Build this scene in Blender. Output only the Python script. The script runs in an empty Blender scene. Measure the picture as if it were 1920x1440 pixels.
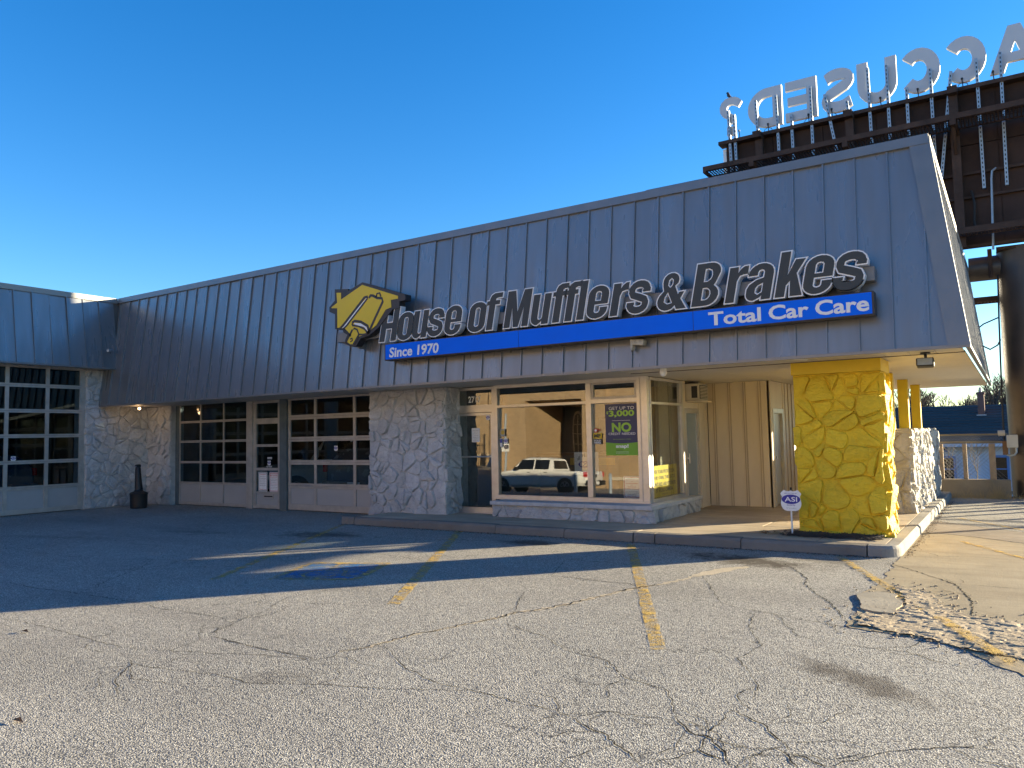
import bpy, bmesh, math, random
from mathutils import Vector, Matrix, noise
from mathutils.geometry import tessellate_polygon

R = math.radians
PI = math.pi
scene = bpy.context.scene
COL = scene.collection

# ---------------------------------------------------------------- camera, sky, sun, exposure
cam_d = bpy.data.cameras.new('camera')
cam = bpy.data.objects.new('camera', cam_d)
COL.objects.link(cam)
scene.camera = cam
cam_d.sensor_fit = 'HORIZONTAL'
cam_d.sensor_width = 36.0
cam_d.lens = 1442.2 / 1920 * 36.0
cam_d.clip_start = 0.05
cam_d.clip_end = 3000
_p, _r, _y = 0.067044, -0.020929, -0.57609
_f = Vector((math.sin(_y) * math.cos(_p), math.cos(_y) * math.cos(_p), math.sin(_p)))
_rt = Vector((math.cos(_y), -math.sin(_y), 0))
_up = _rt.cross(_f)
_rt2 = _rt * math.cos(_r) + _up * math.sin(_r)
_up2 = -_rt * math.sin(_r) + _up * math.cos(_r)
_m = Matrix((_rt2, _up2, -_f)).transposed().to_4x4()
_m.translation = Vector((0, 0, 1.6))
cam.matrix_world = _m

SUN_EL = R(10.5)
SUN_AZ = math.atan2(0.66, 0.75)          # from +Y towards +X
world = bpy.data.worlds.new('World')
scene.world = world
world.use_nodes = True
wn, wl = world.node_tree.nodes, world.node_tree.links
wn.clear()
sky = wn.new('ShaderNodeTexSky')
sky.sky_type = 'NISHITA'
sky.sun_disc = False
sky.sun_elevation = SUN_EL
sky.sun_rotation = SUN_AZ
sky.altitude = 200
sky.air_density = 1.0
sky.dust_density = 0.12
sky.ozone_density = 3.0
hs = wn.new('ShaderNodeHueSaturation')
hs.inputs['Saturation'].default_value = 1.30
hs.inputs['Hue'].default_value = 0.509
bg = wn.new('ShaderNodeBackground')
bg.inputs['Strength'].default_value = 0.074
wo = wn.new('ShaderNodeOutputWorld')
wl.new(sky.outputs[0], hs.inputs['Color'])
wl.new(hs.outputs[0], bg.inputs['Color'])
wl.new(bg.outputs[0], wo.inputs['Surface'])

sun_d = bpy.data.lights.new('sun', 'SUN')
sun_d.energy = 4.7
sun_d.angle = R(0.53)
sun_d.color = (1.0, 0.84, 0.56)
sun = bpy.data.objects.new('sun', sun_d)
COL.objects.link(sun)
_sd = Vector((math.sin(SUN_AZ) * math.cos(SUN_EL), math.cos(SUN_AZ) * math.cos(SUN_EL), math.sin(SUN_EL)))
sun.rotation_euler = _sd.to_track_quat('Z', 'Y').to_euler()
sun.location = (20, 30, 30)

scene.view_settings.view_transform = 'Standard'
scene.view_settings.look = 'None'
scene.view_settings.exposure = 2.2
scene.view_settings.gamma = 1.0
scene.view_settings.use_curve_mapping = False
scene.render.engine = 'CYCLES'
scene.cycles.max_bounces = 8
scene.cycles.transparent_max_bounces = 16
scene.cycles.use_denoising = True
scene.cycles.sample_clamp_indirect = 6

# ---------------------------------------------------------------- materials
def new_mat(name):
    m = bpy.data.materials.new(name)
    m.use_nodes = True
    nt = m.node_tree
    return m, nt, nt.nodes['Principled BSDF']

def N(nt, t, **kw):
    n = nt.nodes.new(t)
    for k, v in kw.items():
        if k in n.inputs:
            n.inputs[k].default_value = v
        else:
            setattr(n, k, v)
    return n

def pos_node(nt):
    return N(nt, 'ShaderNodeNewGeometry').outputs['Position']

def mixc(nt, fac, a, b):
    m = N(nt, 'ShaderNodeMix', data_type='RGBA')
    for sock, v in ((m.inputs[0], fac), (m.inputs[6], a), (m.inputs[7], b)):
        if isinstance(v, (int, float)):
            sock.default_value = v
        elif isinstance(v, tuple):
            sock.default_value = (*v[:3], 1)
        else:
            nt.links.new(v, sock)
    return m.outputs[2]

def ramp(nt, src, stops):
    r = N(nt, 'ShaderNodeValToRGB')
    e = r.color_ramp.elements
    while len(e) < len(stops):
        e.new(0.5)
    for i, (p, c) in enumerate(stops):
        e[i].position = p
        e[i].color = (c, c, c, 1) if isinstance(c, (int, float)) else (*c[:3], 1)
    nt.links.new(src, r.inputs[0])
    return r.outputs[0]

def math_n(nt, op, a, b=None):
    n = N(nt, 'ShaderNodeMath', operation=op)
    for i, v in ((0, a), (1, b)):
        if v is None:
            continue
        if isinstance(v, (int, float)):
            n.inputs[i].default_value = v
        else:
            nt.links.new(v, n.inputs[i])
    return n.outputs[0]

def simple(name, col, rough=0.6, metal=0.0, var=0.12, vscale=3.0, bump=0.0, bscale=40.0, spec=0.5, stretch=None, rvar=0.1, rnd=0.0):
    """painted / plain surface with mottled colour, uneven gloss and a little relief"""
    m, nt, b = new_mat(name)
    p = pos_node(nt)
    if stretch:
        mp = N(nt, 'ShaderNodeMapping')
        mp.inputs['Scale'].default_value = stretch
        nt.links.new(p, mp.inputs['Vector'])
        p = mp.outputs[0]
    n1 = N(nt, 'ShaderNodeTexNoise', Scale=vscale, Detail=6.0, Roughness=0.6)
    nt.links.new(p, n1.inputs['Vector'])
    lo = tuple(c * (1 - var) for c in col)
    hi = tuple(min(1, c * (1 + var)) for c in col)
    f = ramp(nt, n1.outputs[0], [(0.3, 0.0), (0.7, 1.0)])
    c = mixc(nt, f, lo, hi)
    if rnd:
        oi = N(nt, 'ShaderNodeObjectInfo')
        hv = N(nt, 'ShaderNodeHueSaturation')
        nt.links.new(math_n(nt, 'ADD', math_n(nt, 'MULTIPLY', oi.outputs['Random'], rnd), 1 - rnd / 2), hv.inputs['Value'])
        nt.links.new(c, hv.inputs['Color'])
        c = hv.outputs[0]
    nt.links.new(c, b.inputs['Base Color'])
    b.inputs['Metallic'].default_value = metal
    b.inputs['Specular IOR Level'].default_value = spec
    rr = math_n(nt, 'ADD', math_n(nt, 'MULTIPLY', f, rvar), max(0.02, rough - rvar / 2))
    nt.links.new(rr, b.inputs['Roughness'])
    if bump:
        n2 = N(nt, 'ShaderNodeTexNoise', Scale=bscale, Detail=5.0, Roughness=0.6)
        nt.links.new(p, n2.inputs['Vector'])
        bp = N(nt, 'ShaderNodeBump', Strength=bump, Distance=0.02)
        nt.links.new(n2.outputs[0], bp.inputs['Height'])
        nt.links.new(bp.outputs[0], b.inputs['Normal'])
    return m

def metal_panel_mat(name, col):
    m, nt, b = new_mat(name)
    tc = N(nt, 'ShaderNodeTexCoord')
    oi = N(nt, 'ShaderNodeObjectInfo')
    p = pos_node(nt)
    # oil canning: soft ripples running up the sheet, different on each sheet
    mp = N(nt, 'ShaderNodeMapping')
    mp.inputs['Scale'].default_value = (1.0, 0.07, 1.0)
    add = N(nt, 'ShaderNodeVectorMath', operation='ADD')
    sc = N(nt, 'ShaderNodeVectorMath', operation='SCALE')
    nt.links.new(oi.outputs['Location'], sc.inputs[0]); sc.inputs['Scale'].default_value = 3.7
    nt.links.new(tc.outputs['Object'], add.inputs[0]); nt.links.new(sc.outputs[0], add.inputs[1])
    nt.links.new(add.outputs[0], mp.inputs['Vector'])
    n1 = N(nt, 'ShaderNodeTexNoise', Scale=16.0, Detail=0.0, Roughness=0.4)
    nt.links.new(mp.outputs[0], n1.inputs['Vector'])
    n2 = N(nt, 'ShaderNodeTexNoise', Scale=1.3, Detail=0.0)
    nt.links.new(add.outputs[0], n2.inputs['Vector'])
    h = math_n(nt, 'ADD', math_n(nt, 'MULTIPLY', n1.outputs[0], 0.16), n2.outputs[0])
    bp = N(nt, 'ShaderNodeBump', Strength=0.18, Distance=0.008)
    nt.links.new(h, bp.inputs['Height'])
    nt.links.new(bp.outputs[0], b.inputs['Normal'])
    # dirt streaks
    ms = N(nt, 'ShaderNodeMapping'); ms.inputs['Scale'].default_value = (6, 6, 0.22)
    nt.links.new(p, ms.inputs['Vector'])
    n3 = N(nt, 'ShaderNodeTexNoise', Scale=1.0, Detail=2.0, Roughness=0.5)
    nt.links.new(ms.outputs[0], n3.inputs['Vector'])
    f = ramp(nt, n3.outputs[0], [(0.35, 0.0), (0.75, 1.0)])
    c = mixc(nt, f, tuple(x * 1.05 for x in col), tuple(x * 0.90 for x in col))
    hv = N(nt, 'ShaderNodeHueSaturation')
    nt.links.new(math_n(nt, 'ADD', math_n(nt, 'MULTIPLY', oi.outputs['Random'], 0.12), 0.94), hv.inputs['Value'])
    nt.links.new(c, hv.inputs['Color'])
    nt.links.new(hv.outputs[0], b.inputs['Base Color'])
    b.inputs['Metallic'].default_value = 0.4
    nt.links.new(math_n(nt, 'ADD', math_n(nt, 'MULTIPLY', f, 0.12), 0.26), b.inputs['Roughness'])
    return m

def stone_mat(name, col, groove, var=0.16, rough=0.75, bump=0.6, grime=.5):
    m, nt, b = new_mat(name)
    p = pos_node(nt)
    oi = N(nt, 'ShaderNodeObjectInfo')
    n1 = N(nt, 'ShaderNodeTexNoise', Scale=5.0, Detail=7.0, Roughness=0.62)
    nt.links.new(p, n1.inputs['Vector'])
    f = ramp(nt, n1.outputs[0], [(0.3, 0.0), (0.7, 1.0)])
    c = mixc(nt, f, tuple(x * (1 - var) for x in col), tuple(min(1, x * (1 + var)) for x in col))
    n3 = N(nt, 'ShaderNodeTexNoise', Scale=14.0, Detail=6.0, Roughness=0.7)
    nt.links.new(p, n3.inputs['Vector'])
    f3 = ramp(nt, n3.outputs[0], [(0.56, 0.0), (0.72, 1.0)])
    c = mixc(nt, math_n(nt, 'MULTIPLY', f3, 0.55), c, groove)
    # grime washed up the foot of the wall and broad blotches
    n6 = N(nt, 'ShaderNodeTexNoise', Scale=2.3, Detail=5.0, Roughness=0.65); nt.links.new(p, n6.inputs['Vector'])
    sz = N(nt, 'ShaderNodeSeparateXYZ'); nt.links.new(p, sz.inputs[0])
    gr = ramp(nt, math_n(nt, 'SUBTRACT', n6.outputs[0], math_n(nt, 'MULTIPLY', sz.outputs[2], 0.45)), [(0.18, 0.0), (0.5, 1.0)])
    c = mixc(nt, math_n(nt, 'MULTIPLY', gr, grime), c, tuple(x * 0.5 for x in col))
    bl = ramp(nt, n6.outputs[0], [(0.5, 0.0), (0.75, 1.0)])
    c = mixc(nt, math_n(nt, 'MULTIPLY', bl, 0.3), c, tuple(x * 0.62 for x in col))
    hv = N(nt, 'ShaderNodeHueSaturation')
    nt.links.new(math_n(nt, 'ADD', math_n(nt, 'MULTIPLY', oi.outputs['Random'], 0.16), 0.94), hv.inputs['Value'])
    nt.links.new(c, hv.inputs['Color'])
    nt.links.new(hv.outputs[0], b.inputs['Base Color'])
    b.inputs['Roughness'].default_value = rough
    mp = N(nt, 'ShaderNodeMapping'); mp.inputs['Scale'].default_value = (1, 1, 1.8)
    nt.links.new(p, mp.inputs['Vector'])
    n2 = N(nt, 'ShaderNodeTexNoise', Scale=11.0, Detail=8.0, Roughness=0.62, Distortion=0.6)
    nt.links.new(mp.outputs[0], n2.inputs['Vector'])
    bp = N(nt, 'ShaderNodeBump', Strength=min(1, bump * 1.2), Distance=0.06)
    nt.links.new(n2.outputs[0], bp.inputs['Height'])
    nt.links.new(bp.outputs[0], b.inputs['Normal'])
    return m

def glass_mat(name, tint, base):
    m, nt, b = new_mat(name)
    nt.nodes.remove(b)
    out = nt.nodes['Material Output']
    tr = N(nt, 'ShaderNodeBsdfTransparent'); tr.inputs[0].default_value = (*tint, 1)
    gl = N(nt, 'ShaderNodeBsdfGlossy', Roughness=0.0); gl.inputs[0].default_value = (0.95, 0.96, 0.97, 1)
    fr = N(nt, 'ShaderNodeFresnel', IOR=1.52)
    p = pos_node(nt)
    n2 = N(nt, 'ShaderNodeTexNoise', Scale=1.1, Detail=1.0)
    nt.links.new(p, n2.inputs['Vector'])
    bp = N(nt, 'ShaderNodeBump', Strength=0.05, Distance=0.02)
    nt.links.new(n2.outputs[0], bp.inputs['Height'])
    nt.links.new(bp.outputs[0], gl.inputs['Normal'])
    fac = math_n(nt, 'ADD', math_n(nt, 'MULTIPLY', fr.outputs[0], 1.2 if base > .05 else .8), base)
    fac = math_n(nt, 'MINIMUM', fac, 0.95)
    bf = N(nt, 'ShaderNodeNewGeometry').outputs['Backfacing']
    fac = math_n(nt, 'MULTIPLY', fac, math_n(nt, 'SUBTRACT', 1.0, bf))
    mx = N(nt, 'ShaderNodeMixShader')
    nt.links.new(fac, mx.inputs[0]); nt.links.new(tr.outputs[0], mx.inputs[1]); nt.links.new(gl.outputs[0], mx.inputs[2])
    nt.links.new(mx.outputs[0], out.inputs['Surface'])
    return m

def emit_mat(name, col, s):
    m, nt, b = new_mat(name)
    b.inputs['Base Color'].default_value = (*col, 1)
    b.inputs['Emission Color'].default_value = (*col, 1)
    b.inputs['Emission Strength'].default_value = s
    return m

# stains on the asphalt: (x, y, rx, ry, angle, strength)
STAINS = [(-6.15, 9.85, 0.62, 0.33, 0.0, 0.85), (-2.85, 9.62, 1.05, 0.42, -0.25, 0.95), (-0.95, 5.4, 0.60, 0.24, -0.6, 0.75),
          (-9.9, 9.2, 1.0, 0.45, 0.2, 0.75), (-0.3, 4.05, 0.25, 0.12, 0.2, 0.35), (-6.2, 6.0, 0.5, 0.25, 0.3, 0.25), (-12.5, 8.5, 0.9, 0.2, 0.2, 0.3),
          (-4.3, 3.6, 0.35, 0.2, 0.6, 0.25), (-14.0, 7.0, 1.6, 0.25, 0.2, 0.25), (-2.0, 10.0, 0.5, 0.25, 0, .45)]

def asphalt_mat():
    m, nt, b = new_mat('weathered_asphalt')
    p = pos_node(nt)
    # aggregate
    vo = N(nt, 'ShaderNodeTexVoronoi', Scale=100.0)
    nt.links.new(p, vo.inputs['Vector'])
    vo2 = N(nt, 'ShaderNodeTexVoronoi', Scale=210.0)
    nt.links.new(p, vo2.inputs['Vector'])
    cellg = N(nt, 'ShaderNodeSeparateColor'); nt.links.new(vo.outputs['Color'], cellg.inputs[0])
    stone_c = ramp(nt, cellg.outputs[0], [(0.0, (0.21, 0.203, 0.18)), (0.35, (0.365, 0.346, 0.30)), (0.8, (0.50, 0.468, 0.40)), (1.0, (0.67, 0.63, 0.54))])
    gap = ramp(nt, vo.outputs['Distance'], [(0.42, 1.0), (0.72, 0.0)])
    c = mixc(nt, gap, (0.135, 0.128, 0.117), stone_c)
    # broad tone variation
    n1 = N(nt, 'ShaderNodeTexNoise', Scale=0.5, Detail=6.0, Roughness=0.65); nt.links.new(p, n1.inputs['Vector'])
    f1 = ramp(nt, n1.outputs[0], [(0.3, 0.0), (0.72, 1.0)])
    hv = N(nt, 'ShaderNodeHueSaturation')
    nt.links.new(math_n(nt, 'ADD', math_n(nt, 'MULTIPLY', f1, -0.26), 1.1), hv.inputs['Value'])
    nt.links.new(c, hv.inputs['Color']); c = hv.outputs[0]
    # fine drip spots
    n4 = N(nt, 'ShaderNodeTexNoise', Scale=2.6, Detail=5.0, Roughness=0.75); nt.links.new(p, n4.inputs['Vector'])
    f4 = ramp(nt, n4.outputs[0], [(0.6, 0.0), (0.76, 1.0)])
    c = mixc(nt, math_n(nt, 'MULTIPLY', f4, 0.4), c, (0.11, 0.095, 0.085))
    # hairline crazing: thin wandering lines, only here and there
    wn_ = N(nt, 'ShaderNodeTexNoise', Scale=1.7, Detail=5.0, Roughness=0.65); nt.links.new(p, wn_.inputs['Vector'])
    wv = N(nt, 'ShaderNodeVectorMath', operation='SCALE'); nt.links.new(wn_.outputs['Color'], wv.inputs[0]); wv.inputs['Scale'].default_value = 0.9
    wa = N(nt, 'ShaderNodeVectorMath', operation='ADD'); nt.links.new(p, wa.inputs[0]); nt.links.new(wv.outputs[0], wa.inputs[1])
    hair = None
    for sc_, wd_, lo_ in ((0.42, 0.0032, 0.44), (1.1, 0.0045, 0.56)):
        ve = N(nt, 'ShaderNodeTexVoronoi', feature='DISTANCE_TO_EDGE', Scale=sc_); nt.links.new(wa.outputs[0], ve.inputs['Vector'])
        mk = N(nt, 'ShaderNodeTexNoise', Scale=0.7, Detail=3.0); nt.links.new(p, mk.inputs['Vector'])
        h_ = math_n(nt, 'MULTIPLY', ramp(nt, ve.outputs['Distance'], [(0.0, 1.0), (wd_, 0.0)]), ramp(nt, mk.outputs[0], [(lo_, 0.0), (lo_ + .1, 1.0)]))
        hair = h_ if hair is None else math_n(nt, 'MAXIMUM', hair, h_)
    c = mixc(nt, math_n(nt, 'MULTIPLY', hair, 0.85), c, (0.03, 0.028, 0.026))
    # darker wheel tracks across the lot
    mt = N(nt, 'ShaderNodeMapping'); mt.inputs['Rotation'].default_value = (0, 0, 0.25); mt.inputs['Scale'].default_value = (0.10, 1.0, 1)
    nt.links.new(p, mt.inputs['Vector'])
    nt_ = N(nt, 'ShaderNodeTexNoise', Scale=0.9, Detail=4.0, Roughness=0.6); nt.links.new(mt.outputs[0], nt_.inputs['Vector'])
    c = mixc(nt, math_n(nt, 'MULTIPLY', ramp(nt, nt_.outputs[0], [(0.5, 0.0), (0.7, 1.0)]), 0.28), c, (0.13, 0.12, 0.11))
    # oil stains
    nz = N(nt, 'ShaderNodeTexNoise', Scale=3.6, Detail=7.0, Roughness=0.75); nt.links.new(p, nz.inputs['Vector'])
    sep = N(nt, 'ShaderNodeSeparateXYZ'); nt.links.new(p, sep.inputs[0])
    tot = None
    for (sx, sy, rx, ry, a, st) in STAINS:
        mp = N(nt, 'ShaderNodeMapping', vector_type='TEXTURE')
        mp.inputs['Location'].default_value = (sx, sy, 0); mp.inputs['Rotation'].default_value = (0, 0, a)
        mp.inputs['Scale'].default_value = (rx, ry, 1)
        nt.links.new(p, mp.inputs['Vector'])
        fl = N(nt, 'ShaderNodeVectorMath', operation='MULTIPLY'); fl.inputs[1].default_value = (1, 1, 0)
        nt.links.new(mp.outputs[0], fl.inputs[0])
        ln = N(nt, 'ShaderNodeVectorMath', operation='LENGTH'); nt.links.new(fl.outputs[0], ln.inputs[0])
        d = math_n(nt, 'ADD', ln.outputs['Value'], math_n(nt, 'MULTIPLY', math_n(nt, 'SUBTRACT', nz.outputs[0], 0.5), 3.0))
        k = math_n(nt, 'MULTIPLY', ramp(nt, d, [(0.3, 1.0), (1.15, 0.0)]), st)
        tot = k if tot is None else math_n(nt, 'MAXIMUM', tot, k)
    c = mixc(nt, tot, c, (0.055, 0.043, 0.034))
    nt.links.new(c, b.inputs['Base Color'])
    b.inputs['Roughness'].default_value = 0.85
    b.inputs['Specular IOR Level'].default_value = 0.3
    hgt = math_n(nt, 'ADD', math_n(nt, 'MULTIPLY', vo.outputs['Distance'], -1.0), math_n(nt, 'MULTIPLY', vo2.outputs['Distance'], -0.35))
    n5 = N(nt, 'ShaderNodeTexNoise', Scale=9.0, Detail=4.0); nt.links.new(p, n5.inputs['Vector'])
    hgt = math_n(nt, 'ADD', hgt, math_n(nt, 'MULTIPLY', n5.outputs[0], 1.2))
    bp = N(nt, 'ShaderNodeBump', Strength=0.55, Distance=0.008)
    nt.links.new(hgt, bp.inputs['Height']); nt.links.new(bp.outputs[0], b.inputs['Normal'])
    return m

def worn_paint_mat(name, col, lo, hi):
    """paint worn off an aggregate surface: it stays on the tops in patches; elsewhere the sheet is clear"""
    m, nt, b = new_mat(name)
    out = nt.nodes['Material Output']
    p = pos_node(nt)
    n1 = N(nt, 'ShaderNodeTexNoise', Scale=7.0, Detail=7.0, Roughness=0.75); nt.links.new(p, n1.inputs['Vector'])
    vo = N(nt, 'ShaderNodeTexVoronoi', Scale=100.0); nt.links.new(p, vo.inputs['Vector'])
    h = math_n(nt, 'ADD', n1.outputs[0], math_n(nt, 'MULTIPLY', vo.outputs['Distance'], -0.28))
    f = ramp(nt, h, [(lo, 0.0), (hi, 1.0)])
    c = mixc(nt, n1.outputs[0], tuple(x * 0.7 for x in col), tuple(min(1, x * 1.15) for x in col))
    nt.links.new(c, b.inputs['Base Color'])
    b.inputs['Roughness'].default_value = 0.7
    bp = N(nt, 'ShaderNodeBump', Strength=0.5, Distance=0.006)
    nt.links.new(math_n(nt, 'MULTIPLY', vo.outputs['Distance'], -1), bp.inputs['Height']); nt.links.new(bp.outputs[0], b.inputs['Normal'])
    tr = N(nt, 'ShaderNodeBsdfTransparent')
    mx = N(nt, 'ShaderNodeMixShader')
    nt.links.new(f, mx.inputs[0]); nt.links.new(tr.outputs[0], mx.inputs[1]); nt.links.new(b.outputs[0], mx.inputs[2])
    nt.links.new(mx.outputs[0], out.inputs['Surface'])
    return m

def concrete_mat(name, col, grit=0.4, streak=True):
    m, nt, b = new_mat(name)
    p = pos_node(nt)
    n1 = N(nt, 'ShaderNodeTexNoise', Scale=1.3, Detail=8.0, Roughness=0.68); nt.links.new(p, n1.inputs['Vector'])
    f = ramp(nt, n1.outputs[0], [(0.3, 0.0), (0.72, 1.0)])
    c = mixc(nt, f, tuple(x * 0.74 for x in col), tuple(min(1, x * 1.18) for x in col))
    if streak:
        mp = N(nt, 'ShaderNodeMapping'); mp.inputs['Scale'].default_value = (0.5, 3.5, 1); mp.inputs['Rotation'].default_value = (0, 0, 0.5)
        nt.links.new(p, mp.inputs['Vector'])
        n2 = N(nt, 'ShaderNodeTexNoise', Scale=1.2, Detail=5.0, Roughness=0.6); nt.links.new(mp.outputs[0], n2.inputs['Vector'])
        c = mixc(nt, math_n(nt, 'MULTIPLY', ramp(nt, n2.outputs[0], [(0.5, 0.0), (0.72, 1.0)]), 0.45), c, tuple(x * q for x, q in zip(col, (0.55, 0.48, 0.42))))
    n3 = N(nt, 'ShaderNodeTexNoise', Scale=90.0, Detail=4.0, Roughness=0.7); nt.links.new(p, n3.inputs['Vector'])
    c = mixc(nt, math_n(nt, 'MULTIPLY', ramp(nt, n3.outputs[0], [(0.55, 0.0), (0.75, 1.0)]), 0.4), c, tuple(x * 0.5 for x in col))
    nt.links.new(c, b.inputs['Base Color'])
    b.inputs['Roughness'].default_value = 0.85
    b.inputs['Specular IOR Level'].default_value = 0.3
    n4 = N(nt, 'ShaderNodeTexNoise', Scale=24.0, Detail=8.0, Roughness=0.7); nt.links.new(p, n4.inputs['Vector'])
    bp = N(nt, 'ShaderNodeBump', Strength=grit, Distance=0.012)
    nt.links.new(n4.outputs[0], bp.inputs['Height']); nt.links.new(bp.outputs[0], b.inputs['Normal'])
    return m

def brick_mat(name, c1, c2, mortar, scale, vert_axis_xz=True):
    m, nt, b = new_mat(name)
    p = pos_node(nt)
    sep = N(nt, 'ShaderNodeSeparateXYZ'); nt.links.new(p, sep.inputs[0])
    cb = N(nt, 'ShaderNodeCombineXYZ')
    nt.links.new(math_n(nt, 'ADD', sep.outputs[0], sep.outputs[1]), cb.inputs[0]); nt.links.new(sep.outputs[2], cb.inputs[1])
    br = N(nt, 'ShaderNodeTexBrick', Scale=scale)
    br.inputs['Color1'].default_value = (*c1, 1); br.inputs['Color2'].default_value = (*c2, 1); br.inputs['Mortar'].default_value = (*mortar, 1)
    br.inputs['Mortar Size'].default_value = 0.015
    nt.links.new(cb.outputs[0], br.inputs['Vector'])
    n1 = N(nt, 'ShaderNodeTexNoise', Scale=0.6, Detail=5.0); nt.links.new(p, n1.inputs['Vector'])
    hv = N(nt, 'ShaderNodeHueSaturation')
    nt.links.new(math_n(nt, 'ADD', math_n(nt, 'MULTIPLY', n1.outputs[0], 0.5), 0.75), hv.inputs['Value'])
    nt.links.new(br.outputs[0], hv.inputs['Color']); nt.links.new(hv.outputs[0], b.inputs['Base Color'])
    b.inputs['Roughness'].default_value = 0.85
    return m

M = {}
M['fascia'] = metal_panel_mat('grey_standing_seam_metal', (0.212, 0.220, 0.232))
M['fascia_cap'] = simple('grey_metal_cap', (0.20, 0.205, 0.21), 0.4, 0.35, 0.08)
M['soffit'] = simple('cream_soffit', (0.55, 0.51, 0.44), 0.6, 0, 0.06, 2.0)
M['soffit_dark'] = simple('dark_soffit', (0.10, 0.095, 0.09), 0.7)
M['grey_stone'] = stone_mat('grey_painted_stone', (0.56, 0.565, 0.575), (0.17, 0.175, 0.18), bump=0.9)
M['grey_mortar'] = simple('grey_painted_mortar', (0.46, 0.465, 0.475), 0.85, var=0.15, vscale=8, bump=0.6, bscale=30)
M['yellow_stone'] = stone_mat('yellow_painted_stone', (0.80, 0.555, 0.02), (0.42, 0.27, 0.012), var=0.08, rough=0.6, grime=.3)
M['yellow_mortar'] = simple('yellow_painted_mortar', (0.74, 0.51, 0.018), 0.7, var=0.12, vscale=8, bump=0.5, bscale=30)
M['yellow'] = simple('yellow_paint', (0.68, 0.46, 0.008), 0.5, var=0.07, bump=0.15)
M['white_stone'] = stone_mat('white_painted_stone', (0.56, 0.54, 0.50), (0.28, 0.26, 0.23), bump=0.9)
M['white_mortar'] = simple('white_painted_mortar', (0.44, 0.42, 0.39), 0.85, var=0.15, vscale=8, bump=0.6, bscale=30)
M['alu'] = simple('dull_aluminium', (0.56, 0.55, 0.53), 0.38, 0.75, 0.12, 5.0)
M['alu_warm'] = simple('weathered_aluminium', (0.45, 0.435, 0.41), 0.45, 0.45, 0.15, 6.0)
M['door_paint'] = simple('beige_garage_paint', (0.40, 0.385, 0.36), 0.5, 0.15, 0.08, 3.0)
M['door_panel'] = simple('light_garage_panel', (0.36, 0.37, 0.38), 0.45, 0.1, 0.06, 2.0, rnd=0.06)
M['teal_steel'] = simple('blue_grey_steel', (0.10, 0.135, 0.15), 0.55, 0.1, 0.2, 4.0)
M['beige_wall'] = simple('beige_board', (0.56, 0.495, 0.40), 0.65, 0, 0.07, 3.0, stretch=(1, 1, 0.3))
M['beige_batten'] = simple('tan_batten', (0.36, 0.30, 0.225), 0.65, 0, 0.1)
M['brown_metal'] = simple('tarnished_bronze', (0.12, 0.10, 0.085), 0.5, 0.4)
M['glass'] = glass_mat('window_glass', (0.80, 0.83, 0.82), 0.11)
M['garage_glass'] = glass_mat('garage_glass', (0.62, 0.72, 0.78), 0.01)
M['frosted'] = simple('obscured_glass', (0.20, 0.26, 0.30), 0.15, 0.0, 0.04)
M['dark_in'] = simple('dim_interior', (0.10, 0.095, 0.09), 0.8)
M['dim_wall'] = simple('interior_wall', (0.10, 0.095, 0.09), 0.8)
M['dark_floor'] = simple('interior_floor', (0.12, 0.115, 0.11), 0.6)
M['curtain'] = simple('pale_curtain', (0.42, 0.40, 0.34), 0.8)
M['wood'] = simple('brown_wood', (0.16, 0.085, 0.04), 0.6, stretch=(6, 6, 0.6))
M['asphalt'] = asphalt_mat()
M['slab'] = concrete_mat('tan_concrete', (0.34, 0.275, 0.175))
M['walk'] = concrete_mat('walk_concrete', (0.44, 0.365, 0.265), 0.35)
M['kerb'] = concrete_mat('kerb_concrete', (0.29, 0.27, 0.24), 0.6, False)
M['kerb_front'] = concrete_mat('dirty_shaded_kerb_concrete', (0.205, 0.19, 0.168), 0.7, True)  # front run: dirt, plus its shade put into the colour
M['rubble'] = concrete_mat('broken_concrete', (0.44, 0.35, 0.23), 1.0)
M['crack'] = simple('crack_dirt', (0.013, 0.012, 0.012), 0.95, spec=0.1, var=0.3, vscale=20)
M['crack_sand'] = concrete_mat('sand_filled_crack', (0.50, 0.42, 0.30), 0.8, False)
M['paint_y'] = worn_paint_mat('worn_yellow_paint', (0.62, 0.40, 0.09), 0.29, 0.47)
M['paint_y2'] = worn_paint_mat('faded_yellow_paint', (0.60, 0.38, 0.07), 0.30, 0.46)
M['paint_b'] = worn_paint_mat('worn_blue_paint', (0.03, 0.17, 0.40), 0.27, 0.47)
M['white'] = simple('white_paint', (0.78, 0.78, 0.78), 0.45, 0, 0.03)
M['letter_side'] = simple('white_letter_return', (0.62, 0.66, 0.72), 0.5, 0, 0.05)
M['letter_face'] = simple('charcoal_letter_face', (0.052, 0.060, 0.063), 0.5, 0, 0.08, 2, spec=0.25)
M['sign_blue'] = simple('bright_blue_sign_face', (0.0, 0.15, 0.88), 0.55, 0, 0.05, 1.5, spec=0.12)
M['sign_black'] = simple('black_sign_edge', (0.022, 0.022, 0.026), 0.45)
M['sign_yellow'] = simple('yellow_sign_face', (0.72, 0.50, 0.012), 0.4, 0, 0.04)
M['sign_white'] = simple('white_sign_print', (0.80, 0.80, 0.80), 0.45, 0, 0.03)
M['raceway'] = simple('grey_raceway', (0.20, 0.21, 0.225), 0.5, 0.2)
M['black'] = simple('black_plastic', (0.018, 0.018, 0.02), 0.5)
M['navy'] = simple('navy_poster', (0.016, 0.03, 0.11), 0.4, 0, 0.04)
M['green'] = simple('green_poster', (0.16, 0.40, 0.03), 0.4, 0, 0.04)
M['lime'] = simple('lime_print', (0.30, 0.56, 0.05), 0.4, 0, 0.03)
M['red'] = simple('red_print', (0.45, 0.03, 0.03), 0.5, 0, 0.05)
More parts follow.
